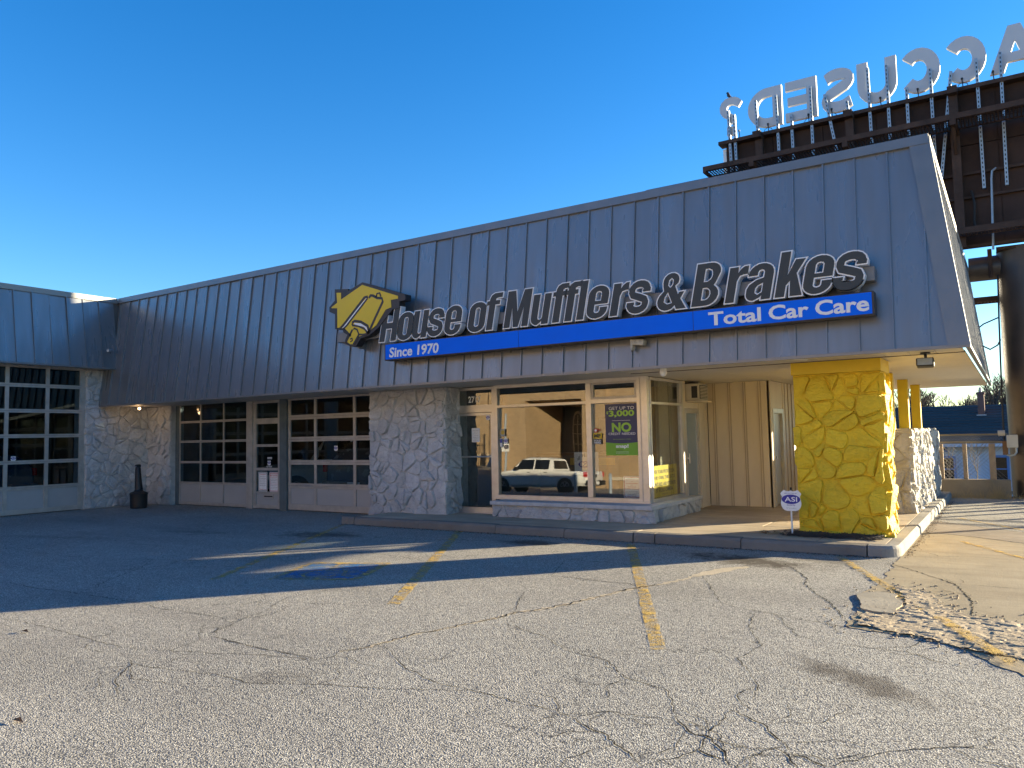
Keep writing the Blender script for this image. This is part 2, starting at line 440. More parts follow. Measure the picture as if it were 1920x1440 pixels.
M['ink'] = simple('dark_print', (0.03, 0.03, 0.04), 0.5)
M['bright_yellow'] = simple('yellow_notice', (0.82, 0.62, 0.03), 0.45, 0, 0.03)
M['asi_blue'] = simple('deep_blue_print', (0.012, 0.02, 0.30), 0.4, 0, 0.04)
M['paper'] = simple('paper', (0.72, 0.72, 0.70), 0.7, 0, 0.03)
M['gold'] = simple('gold_print', (0.50, 0.34, 0.04), 0.5, 0, 0.05)
M['bb_steel'] = simple('rusty_brown_steel', (0.065, 0.040, 0.031), 0.75, 0.0, 0.4, 2.5, bump=0.15, spec=0.25)
M['bb_panel'] = simple('dark_brown_sheet', (0.052, 0.032, 0.026), 0.75, 0.0, 0.4, 1.2, rnd=0.4, spec=0.2)
M['galv'] = simple('galvanised_strut', (0.34, 0.40, 0.46), 0.45, 0.4, 0.1, 8)
M['bb_letter'] = simple('pale_grey_letter_back', (0.50, 0.52, 0.56), 0.6, 0, 0.06, 1.0)
M['pole'] = simple('dark_bronze_pole', (0.075, 0.055, 0.045), 0.45, 0.2, 0.3, 1.5)
M['elec'] = simple('beige_box', (0.50, 0.47, 0.40), 0.55)
M['shingle'] = simple('dark_shingles', (0.052, 0.048, 0.046), 0.9, 0, 0.25, 9, bump=0.4, bscale=60, rnd=0.3)
M['siding'] = simple('pale_blue_siding', (0.50, 0.58, 0.70), 0.6, 0, 0.05)
M['blue_trim'] = simple('blue_window_trim', (0.10, 0.22, 0.50), 0.5)
M['chim'] = brick_mat('chimney_brick', (0.16, 0.06, 0.045), (0.12, 0.05, 0.04), (0.34, 0.32, 0.30), 5.0)
M['tan_brick'] = brick_mat('tan_brick', (0.38, 0.26, 0.14), (0.31, 0.205, 0.11), (0.36, 0.29, 0.20), 1.6)
M['stone_trim'] = simple('pale_stone_trim', (0.50, 0.42, 0.31), 0.8)
M['bark'] = simple('grey_brown_bark', (0.085, 0.068, 0.058), 0.9)
M['fence_wood'] = simple('weathered_fence_wood', (0.34, 0.255, 0.175), 0.8, 0, 0.2, 6)
M['rail'] = simple('tan_pipe_rail', (0.24, 0.20, 0.13), 0.6, 0.3)
M['wire'] = simple('fence_wire', (0.22, 0.23, 0.24), 0.5, 0.6)
M['cable'] = simple('black_cable', (0.015, 0.015, 0.017), 0.6)
M['low_wall'] = concrete_mat('low_wall_concrete', (0.25, 0.21, 0.155), 0.4)
M['dry_grass'] = simple('dry_grass', (0.33, 0.25, 0.13), 0.9)
M['leaf'] = simple('dead_leaf', (0.20, 0.11, 0.05), 0.9, rnd=0.5)
M['mulch'] = simple('dark_mulch', (0.05, 0.042, 0.036), 0.95, 0, 0.4, 20, rnd=0.6)
M['truck_white'] = simple('white_car_paint', (0.74, 0.74, 0.71), 0.25, 0, 0.03)
M['car_grey'] = simple('grey_car_paint', (0.12, 0.13, 0.15), 0.25, 0.3, 0.03)
M['car_glass'] = simple('car_glass', (0.012, 0.014, 0.016), 0.06)
M['tyre'] = simple('tyre_rubber', (0.02, 0.02, 0.021), 0.8)
M['rim'] = simple('alloy_rim', (0.45, 0.45, 0.46), 0.35, 0.8)
M['tail_red'] = simple('red_tail_lamp', (0.45, 0.012, 0.012), 0.25)
M['bulb'] = emit_mat('warm_bulb', (1.0, 0.62, 0.28), 2.6)
M['tube'] = emit_mat('fluorescent_tube', (1.0, 0.93, 0.78), 0.7)
M['feather'] = simple('dark_feathers', (0.03, 0.03, 0.035), 0.7)
M['nest'] = simple('dirty_white_plastic', (0.42, 0.38, 0.30), 0.8, 0, 0.35, 18)
M['far_ground'] = simple('dry_far_ground', (0.16, 0.14, 0.10), 0.95, 0, 0.3, 0.5)

# ---------------------------------------------------------------- mesh building
class MB:
    def __init__(self):
        self.v, self.f, self.mi, self.mats = [], [], [], []
    def _m(self, m):
        if m not in self.mats:
            self.mats.append(m)
        return self.mats.index(m)
    def add(self, verts, faces, m):
        o = len(self.v); k = self._m(m)
        self.v += [tuple(x) for x in verts]
        self.f += [tuple(i + o for i in f) for f in faces]
        self.mi += [k] * len(faces)
    def box(self, x0, y0, z0, x1, y1, z1, m, rot=None, org=None, bev=0):
        if bev:
            b = bev
            vs = []
            # chamfered along all edges in a cheap way: three-ring box
            for (zx, ins) in ((z0, b), (z0 + b, 0), (z1 - b, 0), (z1, b)):
                vs += [(x0 + ins, y0 + ins, zx), (x1 - ins, y0 + ins, zx), (x1 - ins, y1 - ins, zx), (x0 + ins, y1 - ins, zx)]
            fs = [(3, 2, 1, 0), (12, 13, 14, 15)]
            for r in range(3):
                for i in range(4):
                    j = (i + 1) % 4
                    fs.append((r * 4 + i, r * 4 + j, r * 4 + 4 + j, r * 4 + 4 + i))
        else:
            vs = [(x0, y0, z0), (x1, y0, z0), (x1, y1, z0), (x0, y1, z0), (x0, y0, z1), (x1, y0, z1), (x1, y1, z1), (x0, y1, z1)]
            fs = [(3, 2, 1, 0), (4, 5, 6, 7), (0, 1, 5, 4), (1, 2, 6, 5), (2, 3, 7, 6), (3, 0, 4, 7)]
        if rot is not None:
            o = Vector(org or (0, 0, 0))
            vs = [tuple(rot @ (Vector(v) - o) + o) for v in vs]
        self.add(vs, fs, m)
    def tube(self, pts, rad, m, n=6, caps=True):
        pts = [Vector(p) for p in pts]
        rs = rad if isinstance(rad, (list, tuple)) else [rad] * len(pts)
        vs, fs = [], []
        up = None
        for i, p in enumerate(pts):
            d = (pts[min(i + 1, len(pts) - 1)] - pts[max(i - 1, 0)])
            d = d.normalized() if d.length > 1e-9 else Vector((0, 0, 1))
            if up is None:
                a = Vector((0, 0, 1)) if abs(d.z) < 0.9 else Vector((1, 0, 0))
                up = a.cross(d).normalized()
            else:
                up = (up - d * up.dot(d))
                up = up.normalized() if up.length > 1e-6 else d.orthogonal().normalized()
            w = d.cross(up)
            for k in range(n):
                t = 2 * PI * k / n
                vs.append(p + (up * math.cos(t) + w * math.sin(t)) * rs[i])
        for i in range(len(pts) - 1):
            for k in range(n):
                j = (k + 1) % n
                fs.append((i * n + k, i * n + j, i * n + n + j, i * n + n + k))
        if caps:
            fs.append(tuple(reversed(range(n))))
            fs.append(tuple((len(pts) - 1) * n + k for k in range(n)))
        self.add(vs, fs, m)
    def prism(self, outer, holes, m_face, m_side, d0, d1, frame, back=True):
        """polygon (2D lists) extruded from depth d0 (front) to d1; frame(u, v, d) -> 3D"""
        def dd(l):
            q = []
            for p in l:
                if not q or abs(p[0] - q[-1][0]) + abs(p[1] - q[-1][1]) > 2e-5:
                    q.append(p)
            while len(q) > 1 and abs(q[0][0] - q[-1][0]) + abs(q[0][1] - q[-1][1]) < 2e-5:
                q.pop()
            return q
        outer = dd(outer)
        loops = [outer] + [dd(h) for h in holes]
        flat = [p for l in loops for p in l]
        tris = tessellate_polygon([[Vector((p[0], p[1], 0)) for p in l] for l in loops])
        fr = [frame(p[0], p[1], d0) for p in flat]
        ref = None
        def orient(t):
            a, b, c = (flat[i] for i in t)
            s = (b[0] - a[0]) * (c[1] - a[1]) - (b[1] - a[1]) * (c[0] - a[0])
            return t if s > 0 else (t[0], t[2], t[1])
        tris = [orient(t) for t in tris]
        self.add(fr, tris, m_face)
        bk = [frame(p[0], p[1], d1) for p in flat]
        if back:
            self.add(bk, [tuple(reversed(t)) for t in tris], m_side)
        o = 0
        for l in loops:
            n = len(l)
            vs = [fr[o + i] for i in range(n)] + [bk[o + i] for i in range(n)]
            fs = []
            area = sum(l[i][0] * l[(i + 1) % n][1] - l[(i + 1) % n][0] * l[i][1] for i in range(n))
            hole = l is not outer
            for i in range(n):
                j = (i + 1) % n
                q = (i, i + n, j + n, j)
                if (area > 0) == hole:
                    q = tuple(reversed(q))
                fs.append(q)
            self.add(vs, fs, m_side)
            o += n
    def mesh(self, name, smooth=None):
        me = bpy.data.meshes.new(name)
        me.from_pydata(self.v, [], self.f)
        for m in self.mats:
            me.materials.append(m)
        me.polygons.foreach_set('material_index', self.mi)
        if smooth is not None:
            me.polygons.foreach_set('use_smooth', [True] * len(me.polygons))
            me.update()
            if smooth < 180:
                me.set_sharp_from_angle(angle=R(smooth))
        me.update()
        return me
    def build(self, name, parent=None, smooth=None, loc=None):
        return link(name, self.mesh(name, smooth), parent, loc)

WORLD = {}
def link(name, data, parent=None, loc=None, rot=None):
    o = bpy.data.objects.new(name, data)
    COL.objects.link(o)
    if parent is not None:
        o.parent = parent
        if parent in WORLD:          # parts of this thing are given in world coordinates
            o.matrix_parent_inverse = Matrix.Translation(-WORLD[parent])
    if loc is not None:
        o.location = loc
    if rot is not None:
        o.rotation_euler = rot
    return o

def tag(o, label, cat, group=None):
    o['label'] = label
    o['category'] = cat
    if group:
        o['group'] = group
    return o

def thing(name, label, cat, loc=(0, 0, 0), group=None, rotz=0):
    o = bpy.data.objects.new(name, None)
    o.empty_display_size = 0.2
    COL.objects.link(o)
    o.location = loc
    o.rotation_euler = (0, 0, rotz)
    return tag(o, label, cat, group)

def wthing(name, label, cat, loc=(0, 0, 0), group=None):
    o = thing(name, label, cat, loc, group)
    WORLD[o] = Vector(loc)
    return o

def holder(name, parent):
    o = bpy.data.objects.new(name, None)
    COL.objects.link(o)
    o.parent = parent
    if parent in WORLD:
        o.matrix_parent_inverse = Matrix.Translation(-WORLD[parent])
    return o

def struct(o):
    o['kind'] = 'structure'
    return o

def stuff(o):
    o['kind'] = 'stuff'
    return o

def front_frame(y):       # plane facing -Y: u = X, v = Z, depth grows to the back
    return lambda u, v, d: (u, y + d, v)
def east_frame(x):        # plane facing +X: u = Y, v = Z
    return lambda u, v, d: (x - d, u, v)

# ---------------------------------------------------------------- lettering
_txt = {}
def text_polys(s, bold=0.0):
    """mesh (verts 2D, faces) of a string in the built-in typeface, cap height about 0.73"""
    key = (s, bold)
    if key not in _txt:
        cu = bpy.data.curves.new('lettering', 'FONT')
        cu.body = s
        cu.size = 1.0
        cu.offset = bold
        cu.resolution_u = 3
        ob = bpy.data.objects.new('lettering', cu)
        COL.objects.link(ob)
        dg = bpy.context.evaluated_depsgraph_get()
        me = bpy.data.meshes.new_from_object(ob.evaluated_get(dg))
        vs = [(v.co.x, v.co.y) for v in me.vertices]
        fs = [tuple(p.vertices) for p in me.polygons]
        bpy.data.objects.remove(ob)
        bpy.data.curves.remove(cu)
        bpy.data.meshes.remove(me)
        _txt[key] = (vs, fs)
    return _txt[key]

def put_text(mb, s, u0, v0, u1, v1, m, frame, d=-0.003, bold=0.0, slant=0.0):
    """string fitted to the box u0..u1, v0..v1 (its ink) at depth d"""
    vs, fs = text_polys(s, bold)
    if not vs:
        return
    xs = [v[0] for v in vs]; ys = [v[1] for v in vs]
    ax, bx, ay, by = min(xs), max(xs), min(ys), max(ys)
    sx = (u1 - u0 - slant * (v1 - v0)) / max(1e-6, bx - ax); sy = (v1 - v0) / max(1e-6, by - ay)
    out = []
    for x, y in vs:
        v = v0 + (y - ay) * sy
        u = u0 + (x - ax) * sx + slant * (v - v0)
        out.append(frame(u, v, d))
    mb.add(out, fs, m)

def rr(x0, y0, x1, y1, r, n=5):
    """rounded rectangle, counter clockwise; r scalar or (bl, br, tr, tl), elliptical allowed"""
    rs = r if isinstance(r, (list, tuple)) else [r] * 4
    pts = []
    for (cx, cy, sx, sy, a0), q in zip(((x0, y0, 1, 1, PI), (x1, y0, -1, 1, 1.5 * PI), (x1, y1, -1, -1, 0), (x0, y1, 1, -1, 0.5 * PI)), rs):
        if q == 0:
            pts.append((cx, cy)); continue
        qx, qy = q if isinstance(q, tuple) else (q, q)
        ccx, ccy = cx + sx * qx, cy + sy * qy
        for i in range(n + 1):
            a = a0 + (PI / 2) * i / n
            pts.append((ccx + qx * math.cos(a), ccy + qy * math.sin(a)))
    return pts

def stroke(pts, w, cap=None):
    """outline of a thick open polyline with flat ends"""
    L, Rr = [], []
    n = len(pts)
    for i in range(n):
        a = Vector(pts[max(0, i - 1)]); b = Vector(pts[min(n - 1, i + 1)])
        d = (b - a).normalized()
        nrm = Vector((-d.y, d.x))
        ww = w[i] if isinstance(w, list) else w
        p = Vector(pts[i])
        L.append(tuple(p + nrm * ww / 2)); Rr.append(tuple(p - nrm * ww / 2))
    return Rr + L[::-1]

def arc(cx, cy, rx, ry, a0, a1, n=10):
    return [(cx + rx * math.cos(R(a0 + (a1 - a0) * i / n)), cy + ry * math.sin(R(a0 + (a1 - a0) * i / n))) for i in range(n + 1)]

def offset_poly(p, d):
    """grow a polygon (counter clockwise grows for d > 0) by mitred offset"""
    q = []
    for i, a in enumerate(p):
        if not q or (abs(a[0] - q[-1][0]) + abs(a[1] - q[-1][1])) > 1e-5:
            q.append(a)
    if abs(q[0][0] - q[-1][0]) + abs(q[0][1] - q[-1][1]) < 1e-5:
        q.pop()
    n = len(q)
    area = sum(q[i][0] * q[(i + 1) % n][1] - q[(i + 1) % n][0] * q[i][1] for i in range(n))
    s = 1 if area > 0 else -1
    out = []
    for i in range(n):
        a, b, c = Vector(q[i - 1]), Vector(q[i]), Vector(q[(i + 1) % n])
        d1, d2 = (b - a).normalized(), (c - b).normalized()
        n1, n2 = Vector((d1.y, -d1.x)) * s, Vector((d2.y, -d2.x)) * s
        h = n1 + n2
        k = h.length_squared
        h = h * (2 / k) if k > 0.35 else (h.normalized() * 2.0 if k > 1e-6 else n1)
        out.append(tuple(b + h * d))
    return out

# heavy condensed display glyphs; each returns (outer, holes) for width w; x-height and cap height below
XH, CAP, ST = 0.485, 0.60, 0.128
def g_H(w):
    b = 0.08; s = ST + 0.005; m = CAP / 2
    return [(0, 0), (s, 0), (s, m - b / 2 - .03), (w - s, m - b / 2 - .03), (w - s, 0), (w, 0), (w, CAP), (w - s, CAP), (w - s, m + b / 2), (s, m + b / 2), (s, CAP), (0, CAP)], []
def g_o(w):
    return rr(0, -.008, w, XH + .008, [(w * .5, .13)] * 4), [rr(ST, .085, w - ST, XH - .085, [((w - 2 * ST) / 2 - .002, .035)] * 4, 3)]
def g_u(w):
    s = ST
    return [(s, XH), (0, XH)] + [(x, y) for x, y in arc(w * .38, .115, w * .38, .123, 180, 270, 5)] + [(w - s - .02, .03), (w - s, .05), (w - s, 0), (w, 0), (w, XH), (w - s, XH)] + \
        arc(w / 2, .11, w / 2 - s, .03, 0, -180, 4), []
def g_e(w):
    s = ST
    out = [(w, .205)] + [(w, XH - .14)] + arc(w / 2, XH - .13, w / 2, .138, 0, 180, 10) + arc(w / 2, .13, w / 2, .138, 180, 360, 10) + [(w, .165), (w - s, .165), (w - s, .12)] + \
        arc(w / 2, .11, w / 2 - s, .03, 0, -180, 4) + [(s, .205)]
    hole = [(s, .265), (w - s, .265), (w - s, XH - .11)] + arc(w / 2, XH - .11, w / 2 - s, .03, 0, 180, 4)
    return out, [hole]
def g_s(w, h=None):
    h = h or XH
    t = .105
    a, b = t / 2, w - t / 2
    p = [(b, h * .64), (b, h - .12)] + arc(w / 2, h - .125, w / 2 - a, .075, 0, 180, 8) + [(a, h * .66), (a + .02, h * .57), (w / 2, h * .5), (b - .02, h * .42), (b, h * .33)] + \
        arc(w / 2, .125, w / 2 - a, .075, 0, -180, 8) + [(a, h * .36)]
    ws = [t + .02] * 2 + [t] * (len(p) - 4) + [t + .02] * 2
    return stroke(p, ws), []
def g_f(w):
    x0 = .015; s = ST
    return [(x0, 0), (x0 + s, 0), (x0 + s, XH - .075), (w, XH - .075), (w, XH), (x0 + s, XH), (x0 + s, XH + .02), (x0 + s + .012, CAP - .09), (x0 + s + .035, CAP - .078), (w + .035, CAP - .078), (w + .035, CAP + .005),
            (x0 + .09, CAP + .005), (x0 + .03, CAP - .025), (x0 + .005, CAP - .07), (x0, XH + .02), (x0, XH), (-.035, XH), (-.035, XH - .075), (x0, XH - .075)], []
def g_M(w):
    s = ST * .95
    return [(0, 0), (s, 0), (s, CAP * .55), (w / 2 - .05, 0), (w / 2 + .05, 0), (w - s, CAP * .55), (w - s, 0), (w, 0), (w, CAP), (w - s * 1.25, CAP), (w / 2, CAP * .42), (s * 1.25, CAP), (0, CAP)], []
def g_l(w):
    return [(0, 0), (w, 0), (w, CAP), (0, CAP)], []
def g_r(w):
    s = ST
    return [(0, 0), (s, 0), (s, XH * .6), (s + .03, XH - .13), (s + .08, XH - .115), (w, XH - .115), (w, XH + .005), (s + .075, XH), (s + .03, XH - .03), (s, XH - .08), (s, XH), (0, XH)], []
def g_B(w):
    s = ST + .005
    out = [(0, 0), (w * .55, 0)] + arc(w * .55, .15, w * .45, .15, -90, 60, 7) + [(w * .84, CAP * .53)] + arc(w * .55, CAP - .13, w * .42, .13, -25, 90, 7) + [(0, CAP)]
    h1 = [(s, .085), (w * .5, .085)] + arc(w * .5, .165, w * .5 - s + .015, .08, -60, 60, 4) + [(w * .5, .25), (s, .25)]
    h2 = [(s, .34), (w * .5, .34)] + arc(w * .5, CAP - .17, w * .5 - s + .01, .085, -50, 50, 4) + [(w * .5, CAP - .085), (s, CAP - .085)]
    return out, [h1, h2]
def g_a(w):
    s = ST
    out = [(w - s - .02, .03)] + [(w - s, .05), (w - s, 0), (w, 0), (w, XH - .14)] + arc(w / 2, XH - .13, w / 2, .138, 0, 180, 10) + [(0, XH * .68), (s, XH * .68), (s, XH - .12)] + \
        arc(w / 2, XH - .11, w / 2 - s, .03, 180, 0, 4) + [(w - s, XH * .62), (w * .35, XH * .57), (.03, XH * .45), (0, XH * .33), (0, .1)] + arc(.11, .09, .11, .097, 180, 270, 4)
    hole = [(s * .95, .1), (s + .03, .075), (w - s, .105), (w - s, XH * .46), (s + .02, XH * .40), (s * .95, XH * .33)]
    return out, [hole]
def g_k(w):
    s = ST
    return [(0, 0), (s, 0), (s, .15), (s + .04, .2), (w - ST * 1.1, 0), (w + .02, 0), (s + .115, .30), (w, XH), (w - s * 1.05, XH), (s, .29), (s, CAP), (0, CAP)], []
def g_amp(w):
    h = CAP * .86
    out = arc(w * .38, .135, w * .38, .143, 150, 300, 8) + [(w * .68, .055), (w * .74, 0), (w + .05, 0), (w * .86, .15), (w * .97, .25), (w * .78, .25), (w * .74, .22), (w * .6, .335)] + \
        arc(w * .42, h - .1, w * .3, .115, -20, 190, 9) + [(w * .15, h * .66), (w * .2, h * .54), (w * .06, h * .42)]
    h1 = [(w * .33, h * .69)] + [(w * .42, h * .62), (w * .5, h * .70), (w * .5, h - .09), (w * .42, h - .06), (w * .34, h - .09)]
    h2 = [(w * .26, .12), (w * .4, .085), (w * .56, .1), (w * .36, .25), (w * .27, .19)]
    return out, [h1, h2]
GL = dict(H=g_H, o=g_o, u=g_u, s=g_s, e=g_e, f=g_f, M=g_M, l=g_l, r=g_r, B=g_B, a=g_a, k=g_k)
GL['&'] = g_amp

# ---------------------------------------------------------------- flagstones
def clip_half(poly, p, n):
    out = []
    for i in range(len(poly)):
        a, b = poly[i - 1], poly[i]
        da = (a[0] - p[0]) * n[0] + (a[1] - p[1]) * n[1]
        db = (b[0] - p[0]) * n[0] + (b[1] - p[1]) * n[1]
        if (da <= 0) != (db <= 0):
            t = da / (da - db)
            out.append((a[0] + (b[0] - a[0]) * t, a[1] + (b[1] - a[1]) * t))
        if db <= 0:
            out.append(b)
    return out

def cells(w, h, size, rng):
    n = max(2, int(w * h / (size * size)))
    seeds = []
    tries = 0
    while len(seeds) < n and tries < n * 60:
        tries += 1
        p = (rng.uniform(0, w), rng.uniform(0, h))
        if all((p[0] - q[0]) ** 2 + (p[1] - q[1]) ** 2 > (size * 0.56) ** 2 for q in seeds):
            seeds.append(p)
    res = []
    # each seed carries a random weight and the plane is sheared locally so the cells come out long or squat
    wt = [rng.uniform(-0.22, 0.22) * size * size for _ in seeds]
    for i, a in enumerate(seeds):
        poly = [(0, 0), (w, 0), (w, h), (0, h)]
        for j, b in enumerate(seeds):
            if i == j:
                continue
            dx, dy = b[0] - a[0], b[1] - a[1]
            d2 = dx * dx + dy * dy
            if d2 > (size * 4.5) ** 2:
                continue
            t = 0.5 + (wt[i] - wt[j]) / (2 * d2)
            poly = clip_half(poly, (a[0] + dx * t, a[1] + dy * t), (dx, dy))
            if len(poly) < 3:
                break
        if len(poly) >= 3:
            res.append(poly)
    # slabs: many of the cells are broken once more along a slanting line
    out = []
    for poly in res:
        ar = abs(poly_area(poly))
        if ar > 0.55 * size * size and rng.random() < 0.30:
            cx = sum(p[0] for p in poly) / len(poly) + rng.uniform(-.12, .12) * size; cy = sum(p[1] for p in poly) / len(poly) + rng.uniform(-.12, .12) * size
            a = rng.uniform(0, PI); nrm = (math.cos(a), math.sin(a))
            p1, p2 = clip_half(poly, (cx, cy), nrm), clip_half(poly, (cx, cy), (-nrm[0], -nrm[1]))
            if len(p1) >= 3 and len(p2) >= 3 and min(abs(poly_area(p1)), abs(poly_area(p2))) > 0.12 * size * size:
                out += [p1, p2]
                continue
        out.append(poly)
    return out

def poly_area(p):
    return 0.5 * sum(p[i][0] * p[(i + 1) % len(p)][1] - p[(i + 1) % len(p)][0] * p[i][1] for i in range(len(p)))

def stone_mesh(poly, rng, m, gap, depth):
    """one laid stone: ragged outline, split face, rounded arris; local coords u right, v up, d towards the viewer"""
    cx = sum(p[0] for p in poly) / len(poly); cy = sum(p[1] for p in poly) / len(poly)
    pts = []
    for i in range(len(poly)):
        a, b = Vector(poly[i]), Vector(poly[(i + 1) % len(poly)])
        L = (b - a).length
        if L < 0.012:
            continue
        # chamfered corners with jitter
        k = min(0.34, rng.uniform(.02, .055) / L)
        pts.append(a.lerp(b, k)); pts.append(a.lerp(b, 1 - k))
        if L > 0.16:
            mid = a.lerp(b, rng.uniform(0.35, 0.65))
            d = (b - a).normalized()
            mid += Vector((-d.y, d.x)) * rng.uniform(-0.008, 0.010)
            pts.insert(len(pts) - 1, mid)
    if len(pts) < 4:
        return None
    C = Vector((cx, cy))
    rmean = sum((p - C).length for p in pts) / len(pts)
    kx, ky = rng.uniform(-.24, .24), rng.uniform(-.26, .16)
    mb = MB()
    n = len(pts)
    rings = []
    rough = rng.choice((0.25, 0.5, 1.0, 1.4))
    for (ins, dd) in ((gap * .5, -0.02), (gap, depth * 0.35), (gap + 0.009, depth * 0.85), (None, depth)):
        ring = []
        for p in pts:
            r = (p - C).length
            if ins is None:
                q = C + (p - C) * 0.52
            else:
                q = C + (p - C) * max(0.2, (r - ins * 1.25) / r)
            z = dd
            if dd > 0:
                o = q - C
                z = dd + (kx * o.x + ky * o.y) * (dd / depth) * (1.0 if dd > depth * .5 else .2) + rng.uniform(-.5, .5) * 0.016 * rough * (1 if ins is None else .55)
            ring.append((q.x - cx, q.y - cy, z))
        rings.append(ring)
    vs = [v for r in rings for v in r] + [(0, 0, depth + rng.uniform(-.5, 1) * 0.012 * rough)]
    fs = []
    for r in range(3):
        for i in range(n):
            j = (i + 1) % n
            fs.append((r * n + i, r * n + j, (r + 1) * n + j, (r + 1) * n + i))
    for i in range(n):
        fs.append((3 * n + i, 3 * n + (i + 1) % n, 4 * n))
    mb.add(vs, fs, m)
    return mb.mesh('stone', 38), (cx, cy)

def stonework(parent, origin, facing, w, h, size, seed, m, depth=0.05, gap=0.007, spill=0.0):
    """lays stones on the rectangle w x h; facing 'S' (front), 'E' (+X) or 'W'; origin = its lower left corner seen from outside"""
    rng = random.Random(seed)
    rot = {'S': (R(90), 0, 0), 'E': (R(90), 0, R(90)), 'W': (R(90), 0, R(-90))}[facing]
    du = {'S': Vector((1, 0, 0)), 'E': Vector((0, 1, 0)), 'W': Vector((0, -1, 0))}[facing]
    O = Vector(origin)
    dn = {'S': Vector((0, 1, 0)), 'E': Vector((-1, 0, 0)), 'W': Vector((1, 0, 0))}[facing]
    for poly in cells(w, h, size, rng):
        if abs(poly_area(poly)) < size * size * 0.06:
            continue
        if spill:
            s0, s1 = rng.uniform(-.5, 1) * spill, rng.uniform(-.5, 1) * spill
            poly = [((x - s0 if x < 1e-6 else (x + s1 if x > w - 1e-6 else x)), y) for x, y in poly]
        r = stone_mesh(poly, rng, m, gap * rng.uniform(.7, 1.5), depth * rng.uniform(0.55, 1.6))
        if r is None:
            continue
        me, (cx, cy) = r
        link('stone', me, parent, O + du * cx + dn * 0.005 + Vector((0, 0, cy)), rot)

# ================================================================ THE GROUND
def gz(x, y):
    """lot level; it falls to the street in front and to the yard behind the low wall"""
    z = 0.0
    if y < -2:
        t = min(1, (-2 - y) / 6.0); z -= 0.35 * t * t * (3 - 2 * t)
    if y > 20.6:
        t = min(1, (y - 20.6) / 6); z -= 1.25 * t * t * (3 - 2 * t)
    return z

def axis(lo, hi, fine):
    out = [lo, lo * .5 + fine[0] * .5] if lo < fine[0] else []
    x = fine[0]
    while x < fine[1]:
        out.append(x); x += fine[2]
    out += [fine[1], (fine[1] + hi) / 2, hi]
    return out

def make_ground():
    mb = MB()
    xs = [-1500, -400, -120, -60] + [-40 + 2 * i for i in range(31)] + [40, 90, 300, 1200]
    ys = [-900, -250, -80, -40, -28] + [-20 + 1.0 * i for i in range(41)] + [20.6, 21.2, 22, 23, 24, 25, 26, 26.6, 30, 45, 90, 250, 1400]
    vs = [(x, y, gz(x, y)) for y in ys for x in xs]
    nx = len(xs)
    fs_a, fs_b = [], []
    for j in range(len(ys) - 1):
        for i in range(nx - 1):
            q = (j * nx + i, j * nx + i + 1, (j + 1) * nx + i + 1, (j + 1) * nx + i)
            (fs_b if ys[j] >= 20.6 or ys[j] < -40 or xs[i] >= 40 or xs[i] < -60 else fs_a).append(q)
    mb.add(vs, fs_a, M['asphalt'])
    mb.v_off = 0
    mb2 = [tuple(f) for f in fs_b]
    k = mb._m(M['far_ground'])
    mb.f += mb2; mb.mi += [k] * len(mb2)
    return struct(mb.build('ground'))
make_ground()

def sheet(name, pts, z, m, kind=True):
    mb = MB()
    tris = tessellate_polygon([[Vector((p[0], p[1], 0)) for p in pts]])
    fixed = []
    for t in tris:
        a, b, c = (pts[i] for i in t)
        s = (b[0] - a[0]) * (c[1] - a[1]) - (b[1] - a[1]) * (c[0] - a[0])
        fixed.append(tuple(t) if s > 0 else (t[0], t[2], t[1]))
    mb.add([(p[0], p[1], z + gz(p[0], p[1])) for p in pts], fixed, m)
    return struct(mb.build(name))

def ragged(pts, step, amp, seed, close=True):
    rng = random.Random(seed)
    out = []
    n = len(pts)
    for i in range(n if close else n - 1):
        a, b = Vector(pts[i][:2]), Vector(pts[(i + 1) % n][:2])
        L = (b - a).length
        k = max(1, int(L / step))
        d = (b - a).normalized() if L > 0 else Vector((1, 0))
        for j in range(k):
            p = a.lerp(b, j / k)
            if j:
                p = p + Vector((-d.y, d.x)) * rng.uniform(-amp, amp)
            out.append((p.x, p.y))
    if not close:
        out.append(tuple(pts[-1][:2]))
    return out

# concrete yard beside the shop, its broken strip, the loose patch and the far asphalt strip
SLAB_EDGE = [(-1.26, 10.3), (-1.25, 9.64), (-1.26, 8.72), (-1.31, 8.32), (-1.30, 7.84), (-1.23, 7.44), (-1.23, 6.9), (-1.19, 6.74), (-0.98, 6.72), (-0.73, 6.66), (-0.54, 6.61), (-0.34, 6.41), (-0.22, 6.19), (-0.03, 5.97)]
edge = ragged(SLAB_EDGE, 0.06, 0.03, 4, close=False)
sheet('concrete_yard', edge + [(0.9, 5.2), (6, 4.2), (14, 4), (14, 12.9), (0.03, 12.55), (-0.55, 13.0), (-0.95, 13.2), (-1.26, 13.33)], 0.004, M['slab'])
sheet('concrete_strip', [(-1.26, 13.36), (-0.95, 13.235), (-0.55, 13.03), (0.03, 12.6), (14, 12.95), (14, 13.9), (0.04, 13.86), (-0.63, 14.46), (-1.24, 15.06)], 0.002, concrete_mat('darker_concrete', (0.30, 0.25, 0.19), 0.6))

